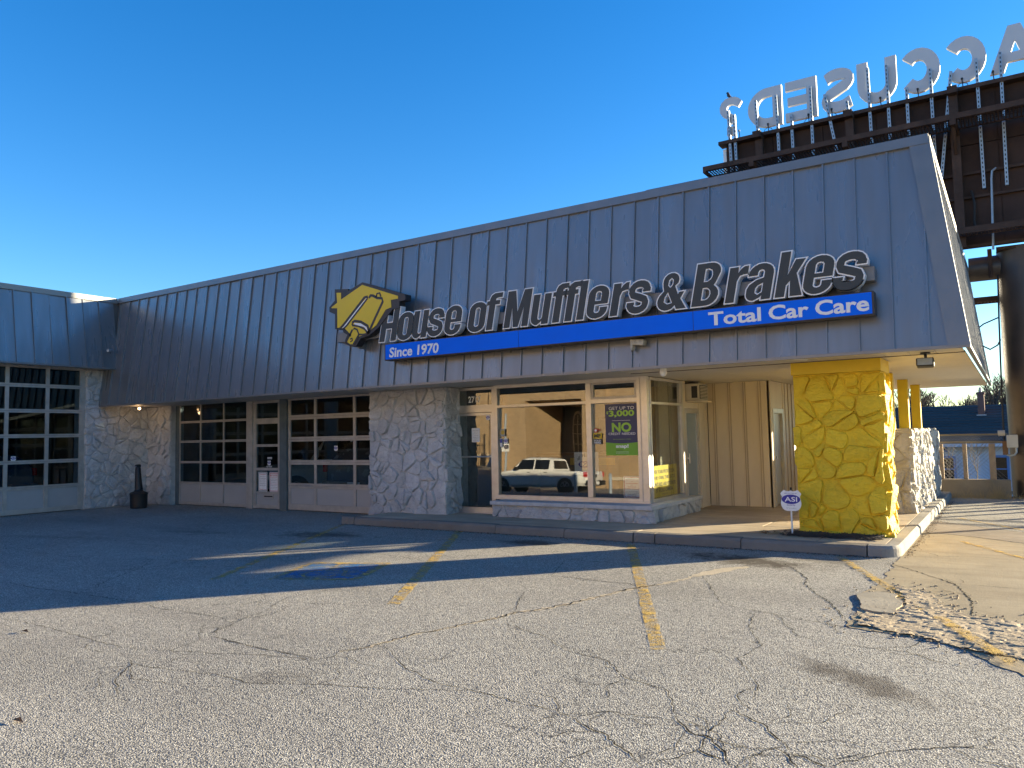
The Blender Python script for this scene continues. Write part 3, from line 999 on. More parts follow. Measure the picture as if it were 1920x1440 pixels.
def rubble():
    """spalled concrete: a rough crust with hollows, lying on the yard"""
    outl = ragged([(-1.11, 8.7), (-0.72, 8.42), (-0.6, 7.95), (-0.39, 7.6), (-0.02, 7.5), (0.9, 7.4), (1.0, 6.2), (-0.02, 6.36), (-0.34, 6.42), (-0.73, 6.68), (-1.0, 6.78), (-1.18, 6.86), (-1.2, 7.40), (-0.96, 7.33), (-0.91, 7.85)], 0.05, 0.035, 9)
    mb = MB()
    st = 0.022
    def inside(x, y):
        c = False
        for i in range(len(outl)):
            (x1, y1), (x2, y2) = outl[i - 1], outl[i]
            if (y1 > y) != (y2 > y) and x < (x2 - x1) * (y - y1) / (y2 - y1) + x1:
                c = not c
        return c
    idx = {}
    vs, fs = [], []
    nx, ny = int(2.3 / st), int(2.7 / st)
    for j in range(ny + 1):
        for i in range(nx + 1):
            x, y = -1.25 + i * st, 6.15 + j * st
            if inside(x, y):
                dd, pp_ = noise.voronoi(Vector((x * 7, y * 10, .5)))
                gap = min(1, (dd[1] - dd[0]) / .16)
                hh = noise.noise(pp_[0] * 3.7)
                n = (hh * .009 + .004) * gap - .004 * (1 - gap) + noise.fractal(Vector((x * 16, y * 16, 2)), .8, 2.2, 4) * .004 + noise.noise(Vector((x * 2.5, y * 2.5, 9))) * .008
                idx[i, j] = len(vs)
                vs.append((x + noise.noise(Vector((x * 30, y * 30, 0))) * .01, y + noise.noise(Vector((x * 30, y * 30, 7))) * .01, max(0.008, 0.011 + n)))
    for (i, j), a in idx.items():
        if (i + 1, j) in idx and (i + 1, j + 1) in idx and (i, j + 1) in idx:
            fs.append((a, idx[i + 1, j], idx[i + 1, j + 1], idx[i, j + 1]))
    mb.add(vs, fs, M['rubble'])
    o = mb.build('broken_concrete')
    stuff(o)
    o['label'] = 'spalled broken strip along the edge of the concrete yard'
    # loose lumps
    rng = random.Random(5)
    mb = MB()
    for _ in range(420):
        p = rng.choice(outl)
        x, y = p[0] + rng.gauss(0, .16), p[1] + rng.gauss(0, .16)
        s = rng.uniform(.004, .018)
        vs = [(x + s * rng.uniform(.6, 1.2) * math.cos(a + rng.uniform(-.3, .3)), y + s * rng.uniform(.6, 1.2) * math.sin(a), 0.004) for a in (0, 1.25, 2.5, 3.77, 5.0)]
        vs += [(x + (v[0] - x) * .6, y + (v[1] - y) * .6, 0.006 + s * rng.uniform(.5, .9)) for v in vs]
        mb.add(vs, [(9, 8, 7, 6, 5)[::-1]] + [(i, (i + 1) % 5, 5 + (i + 1) % 5, 5 + i) for i in range(5)], M['rubble'])
    o = stuff(mb.build('rubble'))
    o['label'] = 'loose crumbs of broken concrete'
rubble()
mbp = MB()
pp = ragged([(-1.34, 8.12), (-1.19, 8.28), (-1.05, 8.25), (-0.93, 7.85), (-0.95, 7.38), (-1.11, 7.38), (-1.22, 7.46)], 0.08, 0.02, 2)
mbp.prism(pp, [], M['patch'] if 'patch' in M else concrete_mat('pale_concrete_patch', (0.33, 0.29, 0.22), 0.5), M['rubble'], 0, 0.06, lambda u, v, d: (u, v, 0.017 - d), back=False)
struct(mbp.build('concrete_patch'))

CRACKS = [
 [(-7.96, 3.5), (-7.46, 3.53), (-6.95, 3.51), (-6.68, 3.51), (-6.42, 3.49), (-6.02, 3.48), (-5.79, 3.52)],
 [(-5.69, 4.05), (-5.42, 4.03), (-5.22, 4.01), (-4.95, 4.01), (-4.74, 4.01), (-4.58, 4.02), (-4.36, 4.0)],
 [(-5.73, 4.09), (-5.78, 4.31), (-5.91, 4.55), (-6.0, 4.87)], [(-6.78, 4.5), (-6.51, 4.51), (-6.13, 4.51), (-5.85, 4.42)],
 [(-10.11, 4.43), (-9.29, 4.42), (-8.62, 4.48), (-8.07, 4.5), (-7.36, 4.52)], [(-8.59, 4.55), (-9.08, 5.15), (-9.51, 5.78), (-10.02, 6.27)],
 [(-13.55, 5.88), (-12.19, 5.89), (-11.01, 5.92)], [(-4.9, 2.84), (-5.22, 3.0), (-5.43, 3.23), (-5.6, 3.34)], [(-5.46, 3.26), (-5.11, 3.31)],
 [(-4.23, 4.17), (-4.01, 4.1), (-3.82, 4.08)],
 [(-4.04, 4.45), (-3.87, 4.32), (-3.67, 4.19), (-3.42, 4.08), (-3.2, 4.01), (-2.96, 4.01), (-2.72, 3.99), (-2.51, 3.96), (-2.31, 3.97), (-2.2, 3.92)],
 [(-2.2, 3.92), (-2.06, 3.84), (-1.93, 3.8), (-1.81, 3.69), (-1.66, 3.59), (-1.59, 3.52)], [(-4.48, 7.66), (-4.22, 7.66), (-3.87, 7.63), (-3.51, 7.63), (-3.3, 7.53)],
 [(-3.88, 5.93), (-4.1, 6.35), (-4.28, 6.76)], [(-4.49, 7.66), (-4.69, 8.18), (-4.85, 8.57)], [(-8.11, 8.0), (-7.42, 8.03), (-6.86, 7.94), (-6.55, 7.92)],
 [(-3.71, 5.55), (-3.4, 5.42), (-3.19, 5.34)],
 [(-2.99, 8.39), (-2.78, 8.0), (-2.58, 7.57), (-2.39, 7.18), (-2.2, 7.06), (-2.01, 6.99), (-1.81, 6.93), (-1.59, 6.85), (-1.37, 6.82), (-1.22, 6.76), (-1.05, 6.75), (-0.77, 6.67)],
 [(-2.39, 9.58), (-2.22, 9.3), (-1.96, 8.77), (-1.91, 8.45), (-1.71, 8.01), (-1.51, 7.63), (-1.32, 7.15), (-1.2, 6.84)],
 [(-1.36, 10.15), (-1.1, 9.85), (-0.81, 9.41), (-0.58, 9.06), (-0.47, 8.55), (-0.4, 8.22), (-0.39, 7.72), (-0.34, 7.16)],
 [(-0.54, 9.08), (-0.32, 9.09), (-0.03, 9.07)], [(-1.29, 11.43), (-1.03, 11.2), (-0.84, 10.9), (-0.5, 11.06), (-0.02, 10.95)],
 [(-1.5, 5.11), (-1.43, 4.97), (-1.4, 4.73)], [(-1.44, 4.63), (-1.35, 4.52)], [(-1.45, 4.47), (-1.34, 4.41), (-1.24, 4.35), (-1.15, 4.22), (-1.07, 4.14), (-1.04, 4.08)],
 [(-1.66, 4.17), (-1.54, 4.04), (-1.41, 4.01), (-1.3, 3.88), (-1.23, 3.74)], [(-1.42, 3.84), (-1.35, 3.8), (-1.28, 3.79)],
 [(-1.1, 4.05), (-1.04, 4.02), (-0.99, 3.93), (-0.95, 3.89)], [(-1.03, 4.0), (-0.94, 4.01), (-0.83, 3.95)],
 [(-1.25, 6.23), (-0.97, 6.2), (-0.73, 6.23), (-0.54, 6.07), (-0.37, 5.99)], [(-1.24, 15.06), (-0.63, 14.44), (0.04, 13.83), (2.5, 11.9)],
 [(-1.34, 13.35), (-0.95, 13.22), (-0.55, 13.01), (0.03, 12.56), (3.0, 12.7)], [(-0.3, 7.05), (-0.12, 7.06), (-0.02, 7.08)], [(-0.12, 7.06), (-0.08, 6.8), (-0.04, 6.55)]]
CRACKS += [
 [(-4.36, 4.0), (-4.3, 4.12), (-4.36, 4.24)], [(-5.79, 3.52), (-5.55, 3.62), (-5.2, 3.72), (-4.8, 3.9), (-4.36, 4.0)], [(-5.85, 4.42), (-5.78, 4.2), (-5.73, 4.09)],
 [(-7.36, 4.52), (-7.05, 4.46), (-6.78, 4.5)], [(-5.11, 3.31), (-4.7, 3.42), (-4.35, 3.4), (-3.9, 3.62), (-3.42, 3.78), (-2.96, 4.01)],
 [(-1.59, 3.52), (-1.5, 3.66), (-1.42, 3.84), (-1.45, 4.1), (-1.45, 4.47)], [(-1.43, 4.97), (-1.5, 4.75), (-1.44, 4.63)], [(-1.5, 5.11), (-1.72, 5.5), (-1.66, 5.9), (-1.9, 6.4), (-2.01, 6.99)],
 [(-2.2, 3.92), (-2.05, 4.1), (-1.86, 4.12), (-1.66, 4.17)], [(-4.04, 4.45), (-4.2, 4.5), (-4.25, 4.41)], [(-3.19, 5.34), (-2.9, 5.1), (-2.5, 5.0), (-2.2, 4.7), (-1.9, 4.62), (-1.66, 4.17)],
 [(-11.01, 5.92), (-10.4, 6.1), (-10.02, 6.27), (-9.3, 6.5), (-8.6, 6.9), (-8.11, 8.0)], [(-0.83, 3.95), (-0.6, 4.3), (-0.35, 4.5), (-0.1, 4.6)], [(-1.25, 6.23), (-1.5, 6.3), (-1.81, 6.93)], [(-6.0, 4.87), (-6.3, 5.4), (-6.2, 5.9)]]
WIDE = {1: 1.6, 4: 1.3, 10: 1.1, 11: 1.2, 12: 1.5, 17: 1.2, 18: 1.7, 19: 1.9, 24: 1.8, 25: 1.9, 26: 2.2, 27: 1.6, 28: 1.6, 31: 2.6, 30: 1.6}
ONSLAB = {19, 20, 21, 30, 31, 32, 33}
SEALED = [[(-4.36, 4.24), (-4.26, 4.41), (-4.22, 4.62), (-4.19, 4.86), (-4.1, 5.09), (-4.02, 5.35), (-3.93, 5.62), (-3.88, 5.93), (-3.75, 6.12), (-3.63, 6.41), (-3.55, 6.73), (-3.45, 7.13), (-3.37, 7.44), (-3.22, 7.74), (-3.12, 8.07), (-3.03, 8.43), (-2.96, 8.65), (-2.9, 8.95), (-2.78, 9.14)]]

def ribbon(mb, pts, w, z, m, rng, step=0.04, jit=0.013, taper=True):
    line = ragged(pts, step, jit, rng.random(), close=False)
    n = len(line)
    vs, fs = [], []
    for i, p in enumerate(line):
        a, b = Vector(line[max(0, i - 1)]), Vector(line[min(n - 1, i + 1)])
        d = (b - a).normalized() if (b - a).length > 0 else Vector((1, 0))
        nn = Vector((-d.y, d.x))
        ww = w * rng.uniform(.35, 1.5) * (min(1, 0.4 + 3.0 * min(i, n - 1 - i) / n) if taper else 1)
        off = nn * rng.uniform(-.003, .003)
        q = Vector(p) + off
        for s in (-1, 1):
            r = q + nn * s * ww / 2
            vs.append((r.x, r.y, z + gz(r.x, r.y)))
    for i in range(n - 1):
        fs.append((2 * i, 2 * i + 2, 2 * i + 3, 2 * i + 1)[::-1])
    mb.add(vs, fs, m)

rng = random.Random(21)
mb = MB()
for i, c in enumerate(CRACKS):
    ribbon(mb, c, 0.0062 * WIDE.get(i, 1.0), 0.0062 if i in ONSLAB else 0.0028, M['crack'], rng)
    for _ in range(3):                       # short side cracks
        if len(c) > 3 and i not in (31, 30, 21):
            p = rng.choice(c[1:-1]); a = rng.uniform(0, 6.28); L = rng.uniform(.2, .7)
            ribbon(mb, [p, (p[0] + L * .5 * math.cos(a), p[1] + L * .5 * math.sin(a)), (p[0] + L * math.cos(a + .4), p[1] + L * math.sin(a + .4))], 0.004, 0.0062 if i in ONSLAB else 0.0028, M['crack'], rng)
struct(mb.build('ground_cracks'))
mb = MB()
for c in SEALED:
    ribbon(mb, c[6:], 0.065, 0.0025, M['crack_sand'], rng, jit=0.02)
    ribbon(mb, c[:8], 0.028, 0.0027, M['crack_sand'], rng, jit=0.025)
    ribbon(mb, c[:12], 0.014, 0.0045, M['crack'], rng, jit=0.03)
    ribbon(mb, c[11:14], 0.018, 0.0045, M['crack'], rng, jit=0.03)
mb.add([(x, y, 0.0029) for x, y in ragged([(-3.1, 8.35), (-2.92, 8.5), (-2.8, 8.9), (-2.68, 9.15), (-2.74, 9.22), (-2.95, 8.98), (-3.08, 8.62)], .06, .02, 3)][::1], [tuple(range(len(ragged([(-3.1, 8.35), (-2.92, 8.5), (-2.8, 8.9), (-2.68, 9.15), (-2.74, 9.22), (-2.95, 8.98), (-3.08, 8.62)], .06, .02, 3))))], M['crack_sand'])
struct(mb.build('filled_crack'))

# painted bay lines
def line(a, b, w, m, z=0.0035, name='parking_line'):
    d = (Vector(b) - Vector(a)).normalized(); n = Vector((-d.y, d.x)) * w / 2
    A, B = Vector(a), Vector(b)
    return sheet(name, ragged([tuple(A - n), tuple(B - n), tuple(B + n), tuple(A + n)], .1, .006, 3), z, m)
line((-7.9, 5.70), (-10.62, 10.42), 0.11, M['paint_y2'])
line((-5.11, 5.68), (-8.02, 10.62), 0.13, M['paint_y'])
line((-4.71, 10.3), (-2.286, 5.43), 0.12, M['paint_y'])
line((-1.93, 10.42), (-0.62, 7.40), 0.10, M['paint_y2'], 0.0085)
line((-0.62, 7.40), (-0.05, 6.1), 0.10, M['paint_y2'], 0.024)
line((-0.70, 12.46), (0.6, 10.1), 0.08, M['paint_y2'], 0.0075)
line((-0.88, 15.58), (1.0, 12.6), 0.08, M['paint_y2'], 0.0075)
# blue bay badge with yellow border and wheelchair symbol
def bay_badge():
    a = Vector((-7.32, 5.98)); ux = (Vector((-6.30, 6.42)) - a); uy = Vector((-0.48, 1.10))
    P = lambda u, v: tuple(a + ux * u + uy * v)
    sheet('accessible_bay_badge', ragged([P(.04, .04), P(.96, .04), P(.96, .96), P(.04, .96)], .12, .006, 1), 0.0035, M['paint_b'])
    for q in ((0, 0, 1, .10), (0, .91, 1, 1), (0, .10, .08, .91), (.90, .10, 1, .91)):
        sheet('badge_border', [P(q[0], q[1]), P(q[2], q[1]), P(q[2], q[3]), P(q[0], q[3])], 0.0055, M['paint_y'])
    sy = [stroke([P(.42, .84), P(.44, .5), P(.66, .5), P(.74, .22), P(.82, .24)], .055),
          stroke([P(*p) for p in arc(.46, .34, .2, .22, 110, 340, 12)], .05), stroke([P(.44, .66), P(.62, .66)], .05)]
    for s in sy:
        sheet('badge_symbol', s, 0.0065, M['paint_y'])
    sheet('badge_symbol', [P(*p) for p in arc(.42, .9, .045, .045, 0, 340, 10)], 0.0060, M['paint_y'])
bay_badge()

# raised walk and kerb: slabs with open joints
def walkway():
    walk = holder('walkway', None); struct(walk)
    kerb = holder('kerb', None); struct(kerb)
    xs = [-10.45, -7.62, -4.78, -2.25, -1.42]
    for i in range(4):
        mb = MB()
        mb.box(xs[i] + .006, 10.72, -0.05, xs[i + 1] - .006, 12.02, 0.14, M['walk'], bev=.006)
        mb.build('slab', walk)
    for y0, y1, x0, x1 in ((12.03, 13.6, -5.2, -3.3), (12.03, 13.6, -3.29, -1.42), (13.61, 15.4, -5.2, -3.3), (13.61, 15.4, -3.29, -1.42), (15.41, 20.0, -4.0, -1.42)):
        mb = MB(); mb.box(x0 + .004, y0, -0.05, x1 - .004, y1 - .002, 0.14, M['walk'], bev=.005); mb.build('slab', walk)
    mb = MB(); mb.box(-9.2, 12.03, -.05, -8.2, 12.4, 0.139, M['walk']); mb.build('slab', walk)
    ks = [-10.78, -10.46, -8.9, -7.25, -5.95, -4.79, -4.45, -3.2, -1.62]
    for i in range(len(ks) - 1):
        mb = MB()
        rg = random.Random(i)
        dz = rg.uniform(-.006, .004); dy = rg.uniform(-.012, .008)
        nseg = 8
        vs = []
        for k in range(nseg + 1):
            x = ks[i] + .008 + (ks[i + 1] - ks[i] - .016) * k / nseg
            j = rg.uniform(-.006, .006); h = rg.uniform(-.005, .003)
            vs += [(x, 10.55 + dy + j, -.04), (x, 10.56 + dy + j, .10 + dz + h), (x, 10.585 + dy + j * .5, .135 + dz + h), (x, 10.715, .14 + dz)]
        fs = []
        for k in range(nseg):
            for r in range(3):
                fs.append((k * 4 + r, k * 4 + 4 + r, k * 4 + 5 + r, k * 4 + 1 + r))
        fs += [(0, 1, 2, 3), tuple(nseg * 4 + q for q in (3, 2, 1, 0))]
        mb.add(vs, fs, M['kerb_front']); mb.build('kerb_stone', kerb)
    # rounded corner piece then the run along the yard
    def sweep(path):
        mb = MB(); vs = []; n = len(path)
        for i, p in enumerate(path):
            a, b = Vector(path[max(0, i - 1)]), Vector(path[min(n - 1, i + 1)])
            d = (b - a).normalized(); nn = Vector((d.y, -d.x)); P = Vector(p)
            for o, z in ((0.0, -.04), (-.008, .10), (-.035, .137), (-.165, .14)):
                q = P + nn * o; vs.append((q.x, q.y, z))
        fs = []
        for k in range(n - 1):
            for r in range(3):
                fs.append((k * 4 + r, k * 4 + 4 + r, k * 4 + 5 + r, k * 4 + 1 + r))
        fs += [(0, 1, 2, 3), tuple((n - 1) * 4 + q for q in (3, 2, 1, 0))]
        mb.add(vs, fs, M['kerb']); return mb
    sweep([(-1.612, 10.55)] + arc(-1.5, 10.80, .25, .25, -90, 0, 8)[1:] + [(-1.25, 11.1)]).build('kerb_stone', kerb)
    ys = [11.11, 12.6, 14.1, 15.7, 17.2, 18.6, 20.0]
    for i in range(len(ys) - 1):
        sweep([(-1.25, ys[i] + .005), (-1.248, (ys[i] + ys[i + 1]) / 2), (-1.25, ys[i + 1] - .005)]).build('kerb_stone', kerb)
walkway()

# grit and dead leaves gathered along the kerb foot
def grit():
    rg = random.Random(8)
    mb = MB()
    for _ in range(2600):
        if rg.random() < .75:
            x = rg.uniform(-10.7, -1.4); y = 10.53 - abs(rg.gauss(0, .07))
        else:
            x = -1.22 + abs(rg.gauss(0, .05)); y = rg.uniform(10.6, 19)
        s = rg.uniform(.004, .016); a = rg.uniform(0, 3.14)
        c, d = math.cos(a) * s, math.sin(a) * s
        mb.add([(x - c, y - d, .006), (x + d * .6, y - c * .6, .006 + s * .3), (x + c, y + d, .007), (x - d * .6, y + c * .6, .006 + s * .5)], [(0, 1, 2, 3)], M['leaf'] if rg.random() < .35 else M['mulch'])
    o = stuff(mb.build('kerb_debris'))
    o['label'] = 'dark grit and crumbled leaves along the foot of the kerb'
grit()

# ================================================================ THE SHOP
shop = wthing('auto_shop', 'low grey auto repair shop with metal mansard fascia, stone piers and garage doors', 'building', (-10, 12, 0))
FY, FX, FZ0, FZ1 = 10.60, -0.41, 2.565, 5.28     # front fascia foot, east fascia foot, heights
LEAN = 0.33
WX, WZ0, WLEAN = -18.82, 3.49, 0.28               # wing fascia foot

def fascia():
    f = holder('fascia', shop)
    L = math.hypot(FZ1 - FZ0, LEAN); th = math.atan2(LEAN, FZ1 - FZ0)
    W = 0.394
    def panel_mesh(w, L, cut=None):
        mb = MB()
        n = 8
        vs = []
        top = w if cut is None else cut
        for i in range(n + 1):
            v = L * i / n; wr = w + (top - w) * i / n
            for u in (0.0, 0.022, 0.022, 0.045, wr * .5 + .02, wr):
                pass
            vs += [(0, v, 0.0), (0.0, v, 0.028), (0.020, v, 0.028), (0.020, v, 0.0), (wr * .5, v, 0.0), (max(wr, .021), v, 0.0)]
        fs = []
        for i in range(n):
            for k in range(5):
                fs.append((i * 6 + k, i * 6 + k + 1, i * 6 + 7 + k, i * 6 + 6 + k))
        fs += [(0, 3, 2, 1), tuple(n * 6 + q for q in (0, 1, 2, 3))]
        mb.add(vs, fs, M['fascia'])
        return mb.mesh('panel')
    me = panel_mesh(W, L)
    rg = random.Random(3)
    x = -1.6 + 2 * W
    xs = []
    while x > -19.6:
        xs.append(x); x -= W
    for x in xs:
        if x + W > FX - 0.3:
            continue
        link('panel', me, f, (x, FY, FZ0), (R(90) - th + rg.uniform(-.004, .004), 0, rg.uniform(-.003, .003)))
    x_last = -1.6 + 2 * W
    link('panel', panel_mesh(FX - x_last, L, FX - LEAN - x_last), f, (x_last, FY, FZ0), (R(90) - th, 0, 0))
    # east side, 27 sheets
    for k in range(27):
        y = FY + 0.30 + k * W
        link('panel', me, f, (FX, y, FZ0), (R(90) - th + rg.uniform(-.004, .004), 0, R(90)))
    # wing
    L2 = math.hypot(FZ1 - WZ0, WLEAN); th2 = math.atan2(WLEAN, FZ1 - WZ0)
    me2 = panel_mesh(W, L2)
    for k in range(27):
        y = 10.78 - (k + 1) * W
        link('panel', me2, f, (WX, y, WZ0), (R(90) - th2 + rg.uniform(-.006, .006), 0, R(90) + rg.uniform(-.004, .004)))
    # caps, feet and the hip trim
    c = holder('cap', shop)
    mb = MB()
    y1 = FY + LEAN
    rx = lambda a: Matrix.Rotation(a, 3, 'X')
    mb.box(-19.05, y1 - .045, FZ1 - .10, FX - LEAN + .03, y1 + .15, FZ1 + .03, M['fascia_cap'], rot=rx(-th), org=(0, y1, FZ1))
    mb.build('coping', c)
    mb = MB()
    mb.box(FX - LEAN - .15, y1 + .01, FZ1 - .10, FX - LEAN + .045, 21.4, FZ1 + .028, M['fascia_cap'])
    mb.build('coping', c)
    mb = MB()
    xw = WX - WLEAN
    mb.box(xw - .16, 0.2, FZ1 - .10, xw + .045, y1 - .05, FZ1 + .027, M['fascia_cap'])
    mb.build('coping', c)
    mb = MB()   # hip cover strip down the corner
    b0, b1 = Vector((FX, FY, FZ0)), Vector((FX - LEAN, FY + LEAN, FZ1))
    vs = []
    for p in (b0, b1):
        vs += [p + Vector((-.20, -.006, 0)), p + Vector((-.20, -.036, 0)), p + Vector((.034, -.036, 0)), p + Vector((.034, .16, 0)), p + Vector((.004, .16, 0))]
    fs = [(i, i + 5, (i + 1) % 5 + 5, (i + 1) % 5)[::-1] for i in range(5)] + [(0, 1, 2, 3, 4)[::-1], (5, 6, 7, 8, 9)]
    mb.add(vs, fs, M['fascia_cap']); mb.build('hip_trim', c)
    mb = MB(); mb.box(-19.3, FY - .032, FZ0 - .028, FX + .03, FY + .02, FZ0 + .012, M['fascia_cap']); mb.build('foot_trim', c)
    mb = MB(); mb.box(FX - .02, FY + .025, FZ0 - .028, FX + .032, 21.4, FZ0 + .012, M['fascia_cap']); mb.build('foot_trim', c)
    mb = MB(); mb.box(WX - .02, 0.2, WZ0 - .03, WX + .034, 10.72, WZ0 + .012, M['fascia_cap']); mb.build('foot_trim', c)
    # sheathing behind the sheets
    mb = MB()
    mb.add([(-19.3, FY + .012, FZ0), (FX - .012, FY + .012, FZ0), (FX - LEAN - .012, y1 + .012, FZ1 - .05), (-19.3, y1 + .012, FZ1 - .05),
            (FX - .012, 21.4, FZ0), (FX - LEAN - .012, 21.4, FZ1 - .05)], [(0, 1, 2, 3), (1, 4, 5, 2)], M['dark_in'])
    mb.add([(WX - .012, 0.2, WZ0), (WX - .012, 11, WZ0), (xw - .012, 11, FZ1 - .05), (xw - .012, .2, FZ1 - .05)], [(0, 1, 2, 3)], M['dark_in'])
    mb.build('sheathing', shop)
fascia()

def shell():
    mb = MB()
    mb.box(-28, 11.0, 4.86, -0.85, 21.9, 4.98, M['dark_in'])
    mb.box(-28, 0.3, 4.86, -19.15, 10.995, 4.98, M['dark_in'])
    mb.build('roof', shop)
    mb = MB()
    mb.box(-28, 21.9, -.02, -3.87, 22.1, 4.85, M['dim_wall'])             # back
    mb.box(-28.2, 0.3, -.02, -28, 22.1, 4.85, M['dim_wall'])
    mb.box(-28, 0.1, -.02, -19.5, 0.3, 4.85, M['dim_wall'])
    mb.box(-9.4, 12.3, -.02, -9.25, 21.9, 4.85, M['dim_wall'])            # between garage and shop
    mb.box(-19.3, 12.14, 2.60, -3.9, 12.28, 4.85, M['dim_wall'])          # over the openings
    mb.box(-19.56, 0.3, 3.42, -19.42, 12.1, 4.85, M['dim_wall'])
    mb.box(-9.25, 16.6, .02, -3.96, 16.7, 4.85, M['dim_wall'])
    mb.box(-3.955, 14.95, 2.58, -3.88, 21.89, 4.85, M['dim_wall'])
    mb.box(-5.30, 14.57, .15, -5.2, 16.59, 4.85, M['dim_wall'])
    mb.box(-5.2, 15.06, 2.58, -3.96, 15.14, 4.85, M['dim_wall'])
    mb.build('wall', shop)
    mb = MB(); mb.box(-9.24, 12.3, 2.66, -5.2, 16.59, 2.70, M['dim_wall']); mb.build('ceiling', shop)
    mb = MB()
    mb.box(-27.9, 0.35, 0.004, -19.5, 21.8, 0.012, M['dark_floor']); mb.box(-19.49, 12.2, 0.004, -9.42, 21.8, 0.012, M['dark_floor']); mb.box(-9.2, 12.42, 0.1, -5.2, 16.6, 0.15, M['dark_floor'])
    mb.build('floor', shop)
shell()

def soffit():
    s = holder('soffit', shop)
    w = 0.305
    me = MB(); me.box(0, 0, 0, w - .008, 0.72, .02, M['soffit'], bev=.003); me = me.mesh('soffit_panel')
    x = FX - .06 - w
    while x > -19.2:
        link('soffit_panel', me, s, (x, FY + .025, FZ0 - .012)); x -= w
    # deep part of the porch: planks run along the front
    pw = 0.2
    me = MB(); me.box(0, 0, 0, 3.40, pw - .006, .02, M['soffit'], bev=.003); me = me.mesh('soffit_panel')
    y = FY + .755
    while y < 21.2:
        link('soffit_panel', me, s, (-3.87, y, FZ0 - .012)); y += pw
    me = MB(); me.box(0, 0, 0, 1.27, pw - .006, .02, M['soffit'], bev=.003); me = me.mesh('soffit_panel')
    y = FY + .755
    while y < 15.0:
        link('soffit_panel', me, s, (-5.145, y, FZ0 - .012)); y += pw
    mb = MB(); mb.box(-19.2, FY + .75, FZ0 - .01, -5.15, 12.14, FZ0 + .015, M['soffit']); mb.build('soffit_board', s)
    mb = MB(); mb.box(-19.4, 0.3, WZ0 - .01, WX - .025, 10.9, WZ0 + .02, M['soffit']); mb.build('soffit_board', s)
    mb = MB()   # quarter round where porch planks meet the front strip
    mb.box(-5.1, FY + .746, FZ0 - .022, FX - .06, FY + .756, FZ0 - .010, M['brown_metal']); mb.build('trim', s)
soffit()

